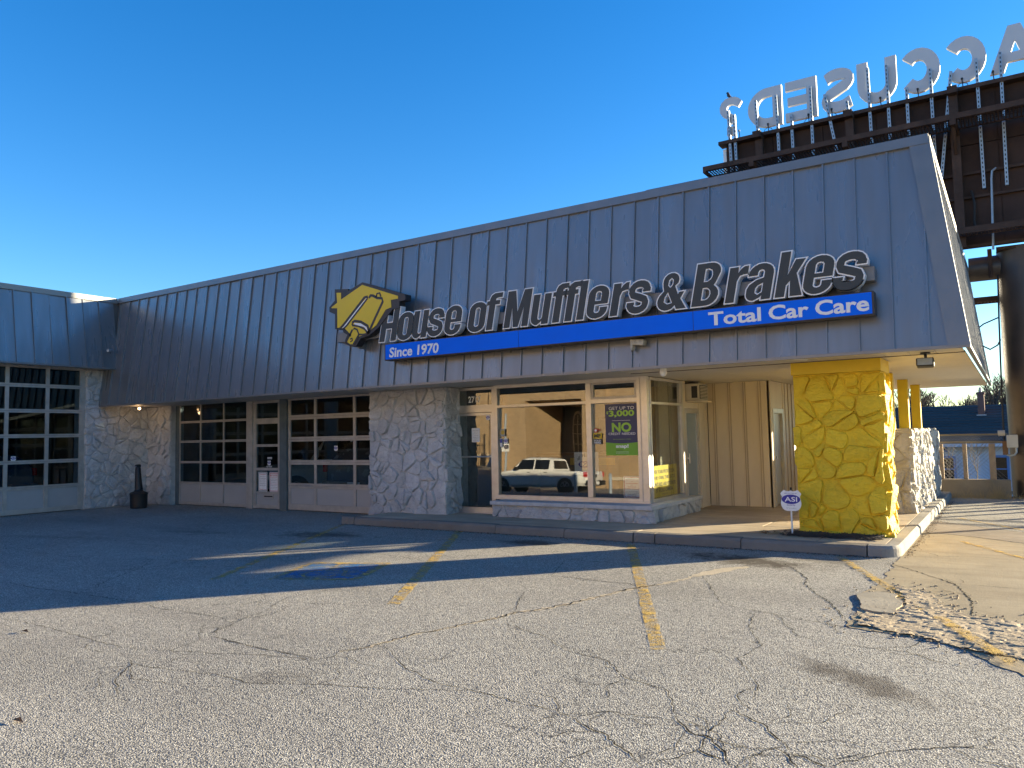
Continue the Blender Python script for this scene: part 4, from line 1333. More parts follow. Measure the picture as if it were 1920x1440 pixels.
def piers():
    p = holder('stone_pier', shop)
    mb = MB(); mb.box(-10.98, 11.56, -.02, -9.07, 12.3, 2.553, M['grey_mortar']); mb.build('core', p)
    stonework(p, (-10.98, 11.56, 0.0), 'S', 1.91, 2.55, 0.25, 11, M['grey_stone'], 0.040, 0.006, 0.035)
    stonework(p, (-9.07, 11.56, 0.1), 'E', 0.50, 2.45, 0.24, 12, M['grey_stone'], 0.03, 0.005)
    # inner corner
    q = holder('stone_pier', shop)
    mb = MB(); mb.box(-19.9, 10.28, -.02, -19.36, 12.4, 3.47, M['grey_mortar']); mb.build('core', q)
    mb = MB(); mb.box(-19.355, 11.92, -.02, -18.34, 12.3, 2.553, M['grey_mortar']); mb.build('core', q)
    stonework(q, (-19.36, 10.28, 0.0), 'E', 1.63, 3.46, 0.26, 13, M['grey_stone'], 0.040, 0.006, 0.03)
    stonework(q, (-19.34, 11.92, 0.0), 'S', 1.0, 2.55, 0.26, 14, M['grey_stone'], 0.040, 0.006, 0.03)
    # base wall under the shop window
    b = holder('stone_base', shop)
    mb = MB(); mb.box(-8.02, 11.64, .10, -4.95, 12.05, .355, M['grey_mortar']); mb.box(-5.3, 12.052, .10, -4.95, 13.95, .354, M['grey_mortar']); mb.build('core', b)
    stonework(b, (-8.02, 11.64, 0.13), 'S', 3.07, 0.225, 0.23, 15, M['grey_stone'], 0.028, 0.005, 0.02)
    stonework(b, (-4.95, 11.64, 0.13), 'E', 2.31, 0.225, 0.23, 16, M['grey_stone'], 0.028, 0.005, 0.02)
    xs = [-8.06, -7.15, -6.12, -4.91]
    for i in range(3):
        mb = MB(); mb.box(xs[i] + .002, 11.58, .357, xs[i + 1] - .002, 12.09, .425, M['grey_mortar'], bev=.006); mb.build('coping', b)
    mb = MB(); mb.box(-5.3, 12.095, .357, -4.91, 13.98, .424, M['grey_mortar'], bev=.006); mb.build('coping', b)
    # yellow pier
    y = holder('yellow_pier', shop)
    mb = MB(); mb.box(-2.61, 11.40, .10, -1.47, 12.12, 2.37, M['yellow_mortar']); mb.build('core', y)
    mb = MB(); mb.box(-2.625, 11.35, 2.372, -1.455, 12.16, 2.550, M['yellow'], bev=.006); mb.build('cap_board', y)
    stonework(y, (-2.61, 11.40, 0.12), 'S', 1.14, 2.24, 0.25, 26, M['yellow_stone'], 0.042, 0.006, 0.03)
    stonework(y, (-1.47, 11.40, 0.12), 'E', 0.72, 2.24, 0.23, 27, M['yellow_stone'], 0.04, 0.006, 0.03)
    # white porch wall with three yellow posts
    w = holder('porch_wall', shop)
    mb = MB(); mb.box(-1.96, 14.70, .10, -1.50, 17.25, 1.53, M['white_mortar']); mb.box(-1.93, 17.252, .10, -1.47, 19.6, 1.50, M['white_mortar']); mb.build('core', w)
    stonework(w, (-1.96, 14.70, 0.12), 'S', 0.46, 1.43, 0.25, 31, M['white_stone'], 0.04, 0.008, 0.02)
    stonework(w, (-1.50, 14.70, 0.12), 'E', 2.55, 1.43, 0.15, 32, M['white_stone'], 0.05, 0.007, 0.03)
    stonework(w, (-1.47, 17.25, 0.12), 'E', 2.35, 1.41, 0.24, 33, M['white_stone'], 0.05, 0.008, 0.03)
    rg = random.Random(4)
    yy = 14.68
    while yy < 19.5:
        l = rg.uniform(.22, .42); mb = MB(); mb.box(-1.98, yy, 1.50 + rg.uniform(-.005, .01), -1.45 + rg.uniform(-.02, .02), min(19.6, yy + l - .01), 1.57 + rg.uniform(-.012, .015), M['white_stone'], bev=.02); mb.build('stone', w); yy += l
    for py in (14.85, 17.1, 19.45):
        mb = MB(); mb.box(-1.905, py - .09, 1.50, -1.725, py + .09, 2.55, M['yellow'], bev=.006); mb.build('yellow_post', shop)
piers()

def garage_door(name, axis_frame, u0, u1, v0, rows, cols, rh, rw, glass_rows, mats=('alu_warm', 'door_panel')):
    """sectional door: rails and stiles, glass panes above, solid panels below. u = along, v = up"""
    d = holder(name, shop)
    fr = axis_frame
    us = cols
    H = v0 + rows[-1]
    mk = lambda ua, va, ub, vb, da, db, m: MBbox(fr, ua, va, ub, vb, da, db, m)
    for i, r in enumerate(rows):
        h = rh * (1.25 if i == 0 else 1)
        z = v0 + r
        lo, hi = (z, z + h) if i == 0 else ((z - h, z) if i == len(rows) - 1 else (z - h / 2, z + h / 2))
        if 0 < i < len(rows) - 1:      # two rails meet with a shadow gap
            mk(us[0], lo, us[-1], z - .003, -.012, .035, M[mats[0]]).build('rail', d)
            mk(us[0], z + .003, us[-1], hi, -.012, .035, M[mats[0]]).build('rail', d)
        else:
            mk(us[0], lo, us[-1], hi, -.012, .035, M[mats[0]]).build('rail', d)
    for k, u in enumerate(us):
        lo, hi = (u, u + rw) if k == 0 else ((u - rw, u) if k == len(us) - 1 else (u - rw / 2, u + rw / 2))
        for i in range(len(rows) - 1):
            za = v0 + rows[i] + (rh * 1.25 if i == 0 else rh / 2); zb = v0 + rows[i + 1] - (rh if i == len(rows) - 2 else rh / 2)
            mk(lo, za + .001, hi, zb - .001, -.010, .035, M[mats[0]]).build('stile', d)
    for i in range(len(rows) - 1):
        for k in range(len(us) - 1):
            ua = us[k] + (rw if k == 0 else rw / 2) + .001; ub = us[k + 1] - (rw if k == len(us) - 2 else rw / 2) - .001
            za = v0 + rows[i] + (rh * 1.25 if i == 0 else rh / 2) + .001; zb = v0 + rows[i + 1] - (rh if i == len(rows) - 2 else rh / 2) - .001
            if i in glass_rows:
                o = mk(ua, za, ub, zb, .012, .017, M['garage_glass']).build('pane', d)
            else:
                mk(ua, za, ub, zb, .008, .03, M[mats[1]]).build('panel', d)
    return d

def MBbox(fr, ua, va, ub, vb, da, db, m, bev=0):
    p, q = fr(ua, va, da), fr(ub, vb, db)
    mb = MB()
    lo = [min(a, b) for a, b in zip(p, q)]; hi = [max(a, b) for a, b in zip(p, q)]
    mb.box(*lo, *hi, m, bev=bev)
    return mb

GY = 12.08
gf = front_frame(GY)
r5 = [0.0, 0.55, 1.075, 1.60, 2.10, 2.60]
garage_door('garage_door', gf, -18.18, -15.46, 0.02, r5, [-18.18, -17.30, -16.38, -15.46], 0.055, 0.035, (1, 2, 3, 4))
garage_door('garage_door', gf, -14.02, -10.9, 0.02, r5, [-14.02, -13.13, -11.92, -10.75], 0.105, 0.075, (1, 2, 3, 4))
wf = east_frame(-19.40)
garage_door('garage_door', wf, 4.9, 10.22, 0.02, [0.0, 0.60, 1.20, 1.81, 2.40, 3.0, 3.50], [5.85, 6.72, 7.60, 8.49, 9.38, 10.22], 0.085, 0.085, (1, 2, 3, 4, 5))
garage_door('garage_door', wf, 0.6, 5.3, 0.02, [0.0, 0.60, 1.20, 1.81, 2.40, 3.0, 3.50], [0.9, 1.8, 2.7, 3.6, 4.5, 5.4], 0.085, 0.085, (1, 2, 3, 4, 5))
mb = MB(); mb.box(-19.44, 10.221, .0, -19.385, 10.278, 3.47, M['alu_warm']); mb.box(-19.45, 5.42, 0, -19.38, 5.83, 3.47, M['grey_mortar']); mb.build('door_jamb', shop)

def side_door():
    """narrow glazed door between the two garage doors"""
    j = holder('door_jamb', shop)
    for a, b, d0, m in ((-15.455, -15.24, -.05, 'alu_warm'), (-14.26, -14.03, -.06, 'teal_steel'), (-18.33, -18.185, -.02, 'teal_steel')):
        MBbox(gf, a, 0.0, b, 2.56, d0, .06, M[m]).build('jamb', j)
    d = holder('side_door', shop)
    A, B = -15.235, -14.265
    m = M['alu_warm']
    bars = [(A, 0.02, A + .10, 2.55), (B - .10, .02, B, 2.55), (A + .101, 2.49, B - .101, 2.55), (A + .101, 2.0, B - .101, 2.13), (A + .101, .02, B - .101, .10),
            (A + .101, 1.46, B - .101, 1.52), (A + .101, .905, B - .101, .965), (A + .101, .36, B - .101, .41)]
    for b in bars:
        MBbox(gf, *b, -.02, .04, m).build('frame_bar', d)
    for a, b in ((.412, .903), (.967, 1.458), (1.522, 1.998), (2.132, 2.488)):
        MBbox(gf, A + .101, a, B - .101, b, .01, .015, M['garage_glass']).build('pane', d)
    MBbox(gf, A + .101, .102, B - .101, .358, .0, .03, M['door_panel']).build('kick_panel', d)
    MBbox(gf, -14.88, .255, -14.53, .345, -.012, .0, M['alu_warm']).build('mail_slot', d)
    MBbox(gf, -14.85, .285, -14.56, .315, -.016, -.012, M['black']).build('mail_flap', d)
    return d
side_door()

# notices fixed to that door
def notice(name, label, fr, u0, v0, u1, v1, rows, border=None, face='sign_white', d=-.012, cat='notice', r=.02):
    mb = MB()
    mb.prism(rr(u0, v0, u1, v1, r, 3), [], M[face], M[face], d, d + .004, fr)
    if border:
        t = .012
        mb.prism(rr(u0 + t, v0 + t, u1 - t, v1 - t, r * .7, 3), [rr(u0 + 1.9 * t, v0 + 1.9 * t, u1 - 1.9 * t, v1 - 1.9 * t, r * .5, 3)[::-1]], M[border], M[border], d - .001, d - .0002, fr, back=False)
    for (s, a0, b0, a1, b1, m, bold) in rows:
        W, H = u1 - u0, v1 - v0
        put_text(mb, s, u0 + a0 * W, v0 + b0 * H, u0 + a1 * W, v0 + b1 * H, M[m], fr, d - .0016, bold)
    o = mb.build(name)
    return tag(o, label, cat)
rows = [('DO NOT BLOCK', .1, .88, .9, .94, 'red', .02), ('BAY DOORS', .1, .79, .9, .86, 'red', .02)] + \
       [(t, .12, .72 - .085 * i, .88, .755 - .085 * i, 'red' if i in (0, 4) else 'ink', .01) for i, t in enumerate(('Vehicles in front', 'of these doors', 'will be towed at', 'the expense of', 'the owner', 'Please park in', 'the marked bays', 'Thank you'))]
notice('notice_sign', 'white notice in red bold print, right one of two on the narrow glazed door', gf, -14.655, .415, -14.345, .865, rows, 'red', d=-.018)
rows = [('Customers', .15, .86, .85, .92, 'red', .01)] + [(t, .18, .76 - .095 * i, .82, .795 - .095 * i, 'ink', .01) for i, t in enumerate(('please use the', 'front entrance', 'key drop below', 'fill in envelope', 'and lock the car', 'place keys inside'))] + [('Thank you', .12, .06, .88, .13, 'red', .015)]
notice('notice_sign', 'white notice in thin dark print, left one of two on the narrow glazed door', gf, -15.05, .415, -14.735, .865, rows, 'ink', d=-.018)

def shield(name, label, fr, cu, cv, h, d=-.012, thick=.002, big=False):
    """white shield with a blue oval and the letters ASI"""
    def S(a):
        return [(cu + x * h * .5 * a, cv + y * h * .5 * a) for x, y in
                ([(-.62, .97), (-.40, .86), (-.2, .83), (0, .92), (.2, .83), (.40, .86), (.62, .97), (.95, .62), (.80, .34)] + arc(.30, -.28, .62, .7, 20, -80, 6) + [(0, -.97)] + arc(-.30, -.28, .62, .7, 260, 160, 6) + [(-.80, .34), (-.95, .62)])[::-1]]
    mb = MB()
    mb.prism(S(1), [], M['sign_white'], M['sign_white'], d, d + thick, fr)
    mb.prism([(cu + .42 * h * math.cos(t * PI / 12), cv + .05 * h + .22 * h * math.sin(t * PI / 12)) for t in range(24)], [], M['asi_blue'], M['asi_blue'], d - .001, d - .0003, fr, back=False)
    put_text(mb, 'ASI', cu - .28 * h, cv - .06 * h, cu + .28 * h, cv + .16 * h, M['sign_white'], fr, d - .002, .012)
    put_text(mb, 'PROTECTED BY', cu - .28 * h, cv + .30 * h, cu + .28 * h, cv + .345 * h, M['asi_blue'], fr, d - .001, .01)
    put_text(mb, 'Security', cu - .19 * h, cv - .26 * h, cu + .19 * h, cv - .18 * h, M['asi_blue'], fr, d - .001, .01)
    put_text(mb, '24 hour alarm', cu - .22 * h, cv - .37 * h, cu + .22 * h, cv - .335 * h, M['ink'], fr, d - .001, 0)
    o = mb.build(name)
    return tag(o, label, 'sticker')
for (fr, u, v, l) in ((gf, -14.70, 1.08, 'small blue and white ASI shield sticker on the narrow glazed door'), (gf, -12.50, 1.405, 'small blue and white ASI shield sticker on the right garage door'),
                      (wf, 8.66, 1.31, 'small blue and white ASI shield sticker on the tall garage door at left')):
    shield('security_sticker', l, fr, u, v, .12, d=.008 if fr is not gf or u > -14 else .006)['group'] = 'security shield stickers on the glass'
mb = MB(); mb.prism(rr(-14.76, 1.17, -14.60, 1.215, .004, 2), [], M['paper'], M['paper'], .006, .008, gf); put_text(mb, 'NO SMOKING', -14.75, 1.18, -14.61, 1.2, M['ink'], gf, .0055, .01); tag(mb.build('sticker'), 'thin white strip sticker above the shield on the narrow glazed door', 'sticker')
mb = MB(); put_text(mb, 'KEY DROP', -14.79, .975, -14.6, 1.012, M['sign_white'], gf, .007, .02); tag(mb.build('lettering'), 'white stick-on lettering low on the narrow glazed door glass', 'lettering')

# ---- shop window and entrance
def storefront():
    fr = front_frame(12.06)
    al = M['alu']
    e = holder('entrance_door', shop)
    for b in ((-9.20, .14, -9.13, 2.54), (-8.285, .14, -8.235, 2.54), (-9.129, 2.06, -8.286, 2.20), (-9.129, 2.49, -8.286, 2.54)):
        MBbox(fr, *b, -.03, .05, al).build('frame_bar', e)
    for b in ((-9.125, .16, -9.085, 2.05), (-8.33, .16, -8.29, 2.05), (-9.084, .16, -8.331, .25), (-9.084, 2.0, -8.331, 2.05)):
        MBbox(fr, *b, -.012, .035, al).build('leaf_bar', e)
    MBbox(fr, -9.084, .251, -8.331, 1.999, .010, .016, M['glass']).build('pane', e)
    MBbox(fr, -9.128, 2.201, -8.287, 2.489, .010, .016, M['glass']).build('pane', e)
    mb = MB(); mb.tube([(-9.08, 12.02, 1.21), (-8.34, 12.02, 1.21)], .013, al, 8); mb.box(-9.09, 12.02, 1.195, -9.07, 12.06, 1.225, al); mb.box(-8.35, 12.02, 1.195, -8.33, 12.06, 1.225, al); mb.build('push_bar', e)
    MBbox(fr, -9.13, .138, -8.29, .158, -.05, .06, al).build('threshold', e)
    mb = MB(); put_text(mb, '2717', -8.86, 2.25, -8.565, 2.375, M['sign_white'], fr, .008, .03); mb.build('house_number', e)
    GT = R(1.3)
    def tilt(mb, z0, y0=12.07):       # old putty-set panes lean back a little at the top
        q = Matrix.Rotation(-GT, 3, 'X'); o = Vector((0, y0, z0))
        mb.v = [tuple(q @ (Vector(v) - o) + o) for v in mb.v]
        return mb
    w = holder('shop_window', shop)
    L, Rr = -8.23, -5.12
    for b in ((L, .425, L + .075, 2.54), (L, 2.541, Rr, 2.56), (-6.275, .505, -6.175, 2.49), (L + .076, .425, -5.31, .50), (L + .076, 2.495, -5.31, 2.54),
              (L + .076, 2.13, -6.276, 2.175), (-6.174, 2.13, -5.31, 2.20)):
        MBbox(fr, *b, -.04, .05, al).build('frame_bar', w)
    MBbox(fr, -5.308, .425, -5.12, 2.54, -.045, .06, al).build('corner_post', w)
    MBbox(fr, -5.25, .426, -5.235, 2.53, -.051, -.046, M['alu_warm']).build('corner_bead', w)
    MBbox(fr, L - .01, .426, Rr + .02, .455, -.085, -.041, al).build('sill_nose', w)
    for b in ((L + .077, .501, -6.277, 2.129), (L + .077, 2.176, -6.277, 2.494), (-6.173, .501, -5.311, 2.129)):
        tilt(MBbox(fr, *b, .004, .010, M['glass']), b[1]).build('pane', w)
    for b in ((-6.172, 2.202, -6.13, 2.493), (-5.352, 2.202, -5.312, 2.493), (-6.129, 2.202, -5.353, 2.24), (-6.129, 2.455, -5.353, 2.493)):
        MBbox(fr, *b, -.03, .03, M['alu_warm']).build('hopper_bar', w)
    tilt(MBbox(fr, -6.128, 2.241, -5.354, 2.454, .0, .006, M['glass']), 2.3).build('pane', w)
    # east return
    er = east_frame(-5.12)
    for b in ((13.53, .425, 13.62, 2.54), (12.121, .425, 13.529, .485), (12.121, 2.495, 13.529, 2.54), (12.121, 2.085, 13.529, 2.125)):
        MBbox(er, *b, -.03, .05, al).build('frame_bar', w)
    MBbox(er, 12.122, .426, 12.17, 2.53, -.012, .05, al).build('frame_bar', w)
    for b in ((12.171, .486, 13.528, 2.084), (12.171, 2.126, 13.528, 2.494)):
        MBbox(er, *b, .010, .016, M['glass']).build('pane', w)
    # porch side: glazed door, wall unit above it
    d = holder('porch_door', shop)
    for b in ((13.70, .15, 13.79, 2.04), (14.36, .15, 14.45, 2.04), (13.791, 1.95, 14.359, 2.04), (13.791, .15, 14.359, .30)):
        MBbox(er, *b, -.02, .04, M['alu']).build('leaf_bar', d)
    MBbox(er, 13.791, .301, 14.359, 1.949, .005, .015, M['frosted']).build('pane', d)
    mb = MB(); mb.box(-5.10, 13.74, 1.10, -5.04, 13.76, 1.13, M['alu']); mb.box(-5.055, 13.73, 1.02, -5.04, 13.77, 1.2, M['alu']); mb.build('handle', d)
    pw = holder('porch_wall_panel', shop)
    for b, m, d0 in (((13.621, .14, 13.698, 2.55), 'beige_wall', -.02), ((14.452, .14, 14.56, 2.55), 'beige_wall', -.03), ((13.70, 2.045, 14.45, 2.16), 'beige_wall', -.02), ((13.70, 2.161, 13.80, 2.55), 'beige_wall', -.01), ((13.801, 2.161, 14.45, 2.55), 'brown_metal', .02),
                     ((14.561, .14, 14.80, 2.55), 'beige_wall', -.01), ((14.801, .14, 14.98, 2.55), 'beige_wall', -.015)):
        MBbox(er, *b, d0, .06, M[m]).build('board', pw)
    # batten wall facing the lot, then the porch side
    bw = holder('batten_wall', shop)
    bf = front_frame(15.0)
    xs = [-5.10, -4.96, -4.66, -4.36, -4.07, -3.89]
    for i in range(5):
        MBbox(bf, xs[i] + .002, .145, xs[i + 1] - .002, 2.55, 0, .05, M['beige_wall']).build('board', bw)
    for x in xs[1:5]:
        for dx in (-.026, .012):
            MBbox(bf, x + dx, .147, x + dx + .014, 2.549, -.016, -.0005, M['beige_batten']).build('batten', bw)
        MBbox(bf, x - .012, .147, x + .012, 2.549, -.010, -.0005, M['beige_wall']).build('batten', bw)
    ef = east_frame(-3.87)
    for b, m, d0 in (((15.0, .145, 15.12, 2.55), 'beige_wall', 0), ((15.121, 2.02, 15.92, 2.55), 'beige_wall', .005), ((15.921, .145, 16.05, 2.55), 'beige_wall', -.01)):
        MBbox(ef, *b, d0, .06, M[m]).build('board', bw)
    y = 16.055
    while y < 21.7:
        MBbox(ef, y, .145, y + .29, 2.55, 0, .05, M['beige_wall']).build('board', bw)
        MBbox(ef, y - .02, .147, y + .02, 2.549, -.02, -.0005, M['beige_batten']).build('batten', bw)
        y += .295
    sd = holder('porch_side_door', shop)
    for b in ((15.122, .15, 15.20, 2.018), (15.84, .15, 15.919, 2.018), (15.201, 1.93, 15.839, 2.018)):
        MBbox(ef, *b, -.01, .08, M['alu_warm']).build('frame_bar', sd)
    MBbox(ef, 15.203, .16, 15.838, 1.928, .05, .09, M['door_panel']).build('leaf', sd)
    mb = MB(); mb.box(-3.91, 15.27, 1.05, -3.86, 15.31, 1.10, M['alu']); mb.build('knob', sd)
    # inside
    ins = holder('interior', shop)
    mb = MB(); mb.box(-5.35, 12.9, .15, -5.28, 13.35, 2.6, M['curtain']); mb.box(-5.32, 13.36, .15, -5.26, 13.9, 2.6, M['curtain']); mb.build('blind', ins)
    mb = MB(); mb.box(-6.4, 14.6, .15, -6.3, 15.4, 2.25, M['wood']); mb.build('inner_door', ins)
    mb = MB(); mb.box(-8.8, 14.6, .15, -6.9, 15.1, 1.15, M['dim_wall'], bev=.01); mb.box(-8.85, 14.55, 1.152, -6.85, 15.15, 1.2, M['wood']); mb.build('counter', ins)
    mb = MB(); mb.box(-8.0, 14.535, .95, -6.95, 14.548, 1.1, M['gold']); mb.build('counter_band', ins)
    for i, (a, b) in enumerate(((-8.3, 1.6), (-7.2, 1.62), (-7.7, 1.9))):
        mb = MB(); mb.box(a, 16.57, b, a + .28, 16.59, b + .36, M['paper']); mb.build('wall_notice', ins)
storefront()

def window_unit():
    t = wthing('air_conditioner', 'small boxy window air conditioner set in the wall above the porch door', 'air conditioner', (-5.1, 14.15, 2.2))
    mb = MB(); mb.box(-5.13, 13.84, 2.18, -4.86, 14.32, 2.50, M['elec'], bev=.012); mb.build('casing', t)
    mb = MB()
    mb.box(-4.858, 13.87, 2.21, -4.850, 14.29, 2.47, M['black']); mb.build('recess', t)
    for i in range(9):
        mb = MB(); mb.box(-4.849, 13.88, 2.222 + i * .027, -4.842, 14.28, 2.234 + i * .027, M['elec']); mb.build('slat', t)
    mb = MB(); mb.box(-5.0, 13.838, 2.23, -4.89, 13.829, 2.45, M['black']); mb.build('side_vent', t)
    mb = MB(); mb.box(-5.12, 13.80, 2.155, -4.80, 14.36, 2.176, M['beige_wall']); mb.build('shelf', t)
window_unit()

# ---- what is stuck on the shop glass
sf = front_frame(12.06)
def poster():
    t = wthing('finance_poster', 'tall navy and green poster offering credit in the right shop window', 'poster', (-5.6, 12.06, 1.23))
    u0, u1, v0, v1, vm = -5.925, -5.318, 1.225, 2.108, 1.45
    mb = MB()
    mb.prism([(u0, vm)] + [(u0 + (u1 - u0) * i / 8, vm - .02 * math.sin(PI * i / 8)) for i in range(1, 8)] + [(u1, vm), (u1, v1), (u0, v1)], [], M['navy'], M['navy'], .004, .006, sf)
    mb.prism([(u0, v0), (u1, v0), (u1, vm - .001)] + [(u0 + (u1 - u0) * i / 8, vm - .001 - .02 * math.sin(PI * i / 8)) for i in range(7, 0, -1)] + [(u0, vm - .001)], [], M['green'], M['green'], .004, .006, sf)
    mb.build('sheet', t)
    mb = MB()
    W, H = u1 - u0, v1 - v0
    X = lambda a: u0 + a * W
    Y = lambda b: v0 + b * H
    for s, a0, b0, a1, b1, m, bo in (('GET UP TO', .12, .885, .90, .945, 'sign_white', .0), ('3,000', .115, .735, .90, .875, 'lime', .035), ('$', .04, .80, .10, .86, 'lime', .02), ('NO', .20, .45, .80, .635, 'lime', .04),
                                     ('CREDIT NEEDED', .09, .395, .92, .44, 'sign_white', .0), ('Ask an associate for details', .23, .305, .77, .322, 'lime', .0), ('snap!', .31, .125, .70, .215, 'sign_white', .035), ('FINANCE', .32, .092, .52, .112, 'ink', .01), ('snapfinance.com', .31, .035, .70, .052, 'sign_white', .01)):
        mb = MB(); put_text(mb, s, X(a0), Y(b0), X(a1), Y(b1), M[m], sf, .002, bo); mb.build('lettering', t)
    mb = MB()
    mb.prism([(X(.21), Y(.672)), (X(.77), Y(.672)), (X(.77), Y(.677)), (X(.21), Y(.677))], [], M['sign_white'], M['sign_white'], .002, .003, sf); mb.build('rule', t); mb = MB()
    mb.prism([(X(.31), Y(.066)), (X(.70), Y(.066)), (X(.70), Y(.070)), (X(.31), Y(.070))], [], M['sign_white'], M['sign_white'], .002, .003, sf)
    mb.build('rule', t)
poster()
rows = [(s, a, b, 1 - a, b + h, m, .012) for s, a, b, h, m in (('NO', .42, .90, .045, 'red'), ('UN-AUTHORIZED', .12, .81, .05, 'red'), ('OR', .44, .735, .04, 'red'), ('UN-REGISTERED', .14, .645, .05, 'red'), ('OR', .44, .57, .04, 'red'), ('ILLEGALLY', .26, .485, .05, 'red'),
        ('PARKED VEHICLES', .10, .395, .05, 'red'), ('VIOLATORS WILL BE TOWED AT', .10, .285, .038, 'ink'), ('THE EXPENSE OF THE VEHICLE', .10, .215, .038, 'ink'), ('OWNER. TOWED BY', .24, .145, .038, 'ink'), ('SELECT TOW LOT', .24, .075, .038, 'red'))]
notice('parking_notice', 'white parking notice in red print leaning inside the corner of the shop window', front_frame(12.085), -5.625, .503, -5.315, .872, rows, 'red', d=-.003)
# yellow camera notice behind the east glass
ef2 = east_frame(-5.20)
rows = [('FOR YOUR PROTECTION', .10, .74, .90, .86, 'ink', .02), ('AND OURS, THIS LOT IS', .09, .54, .91, .66, 'ink', .02), ('MONITORED AND RECORDED', .05, .34, .95, .46, 'ink', .02), ('BY VIDEO CAMERA', .17, .15, .83, .27, 'ink', .02), ('POWER SALES', .38, .05, .62, .09, 'ink', .01)]
notice('camera_notice', 'bright yellow video camera notice standing inside the side window facing the porch', ef2, 12.26, .49, 13.46, 1.03, rows, None, 'bright_yellow', d=0, r=.004)
# round sign seen through the glass
def feature_sign():
    fr = front_frame(12.30)
    t = wthing('window_sign', 'white placard with arched black words WE FEATURE standing behind the shop window', 'sign', (-6.45, 12.3, .9))
    mb = MB(); mb.prism(rr(-6.68, .88, -6.20, 1.28, .01, 2), [], M['paper'], M['paper'], 0, .006, fr)
    mb.build('board', t)
    mb = MB()
    s = 'WE FEATURE'
    for i, ch in enumerate(s):
        if ch == ' ':
            continue
        a = R(150 - 120 * i / (len(s) - 1)); cx, cy = -6.44 + .19 * math.cos(a), 1.07 + .15 * math.sin(a)
        mb = MB(); put_text(mb, ch, cx - .016, cy - .025, cx + .016, cy + .03, M['ink'], fr, -.002, .02); mb.build('letter', t)
    mb = MB()
    mb.prism([(-6.47 + .13 * math.cos(q * PI / 10), 1.06 + .062 * math.sin(q * PI / 10)) for q in range(20)], [], M['asi_blue'], M['asi_blue'], -.001, -.0002, fr, back=False); mb.build('oval', t); mb = MB()
    mb.prism([(-6.36 + .06 * math.cos(q * PI / 8), 1.055 + .055 * math.sin(q * PI / 8)) for q in range(16)], [], M['gold'], M['gold'], -.002, -.0012, fr, back=False); mb.build('disc', t); mb = MB()
    put_text(mb, 'BG', -6.56, 1.03, -6.43, 1.095, M['sign_white'], fr, -.003, .03, .02); mb.build('lettering', t); mb = MB()
    put_text(mb, 'PRODUCTS & SERVICES', -6.64, .905, -6.24, .94, M['ink'], fr, -.002, .01)
    mb.build('lettering', t)
feature_sign()
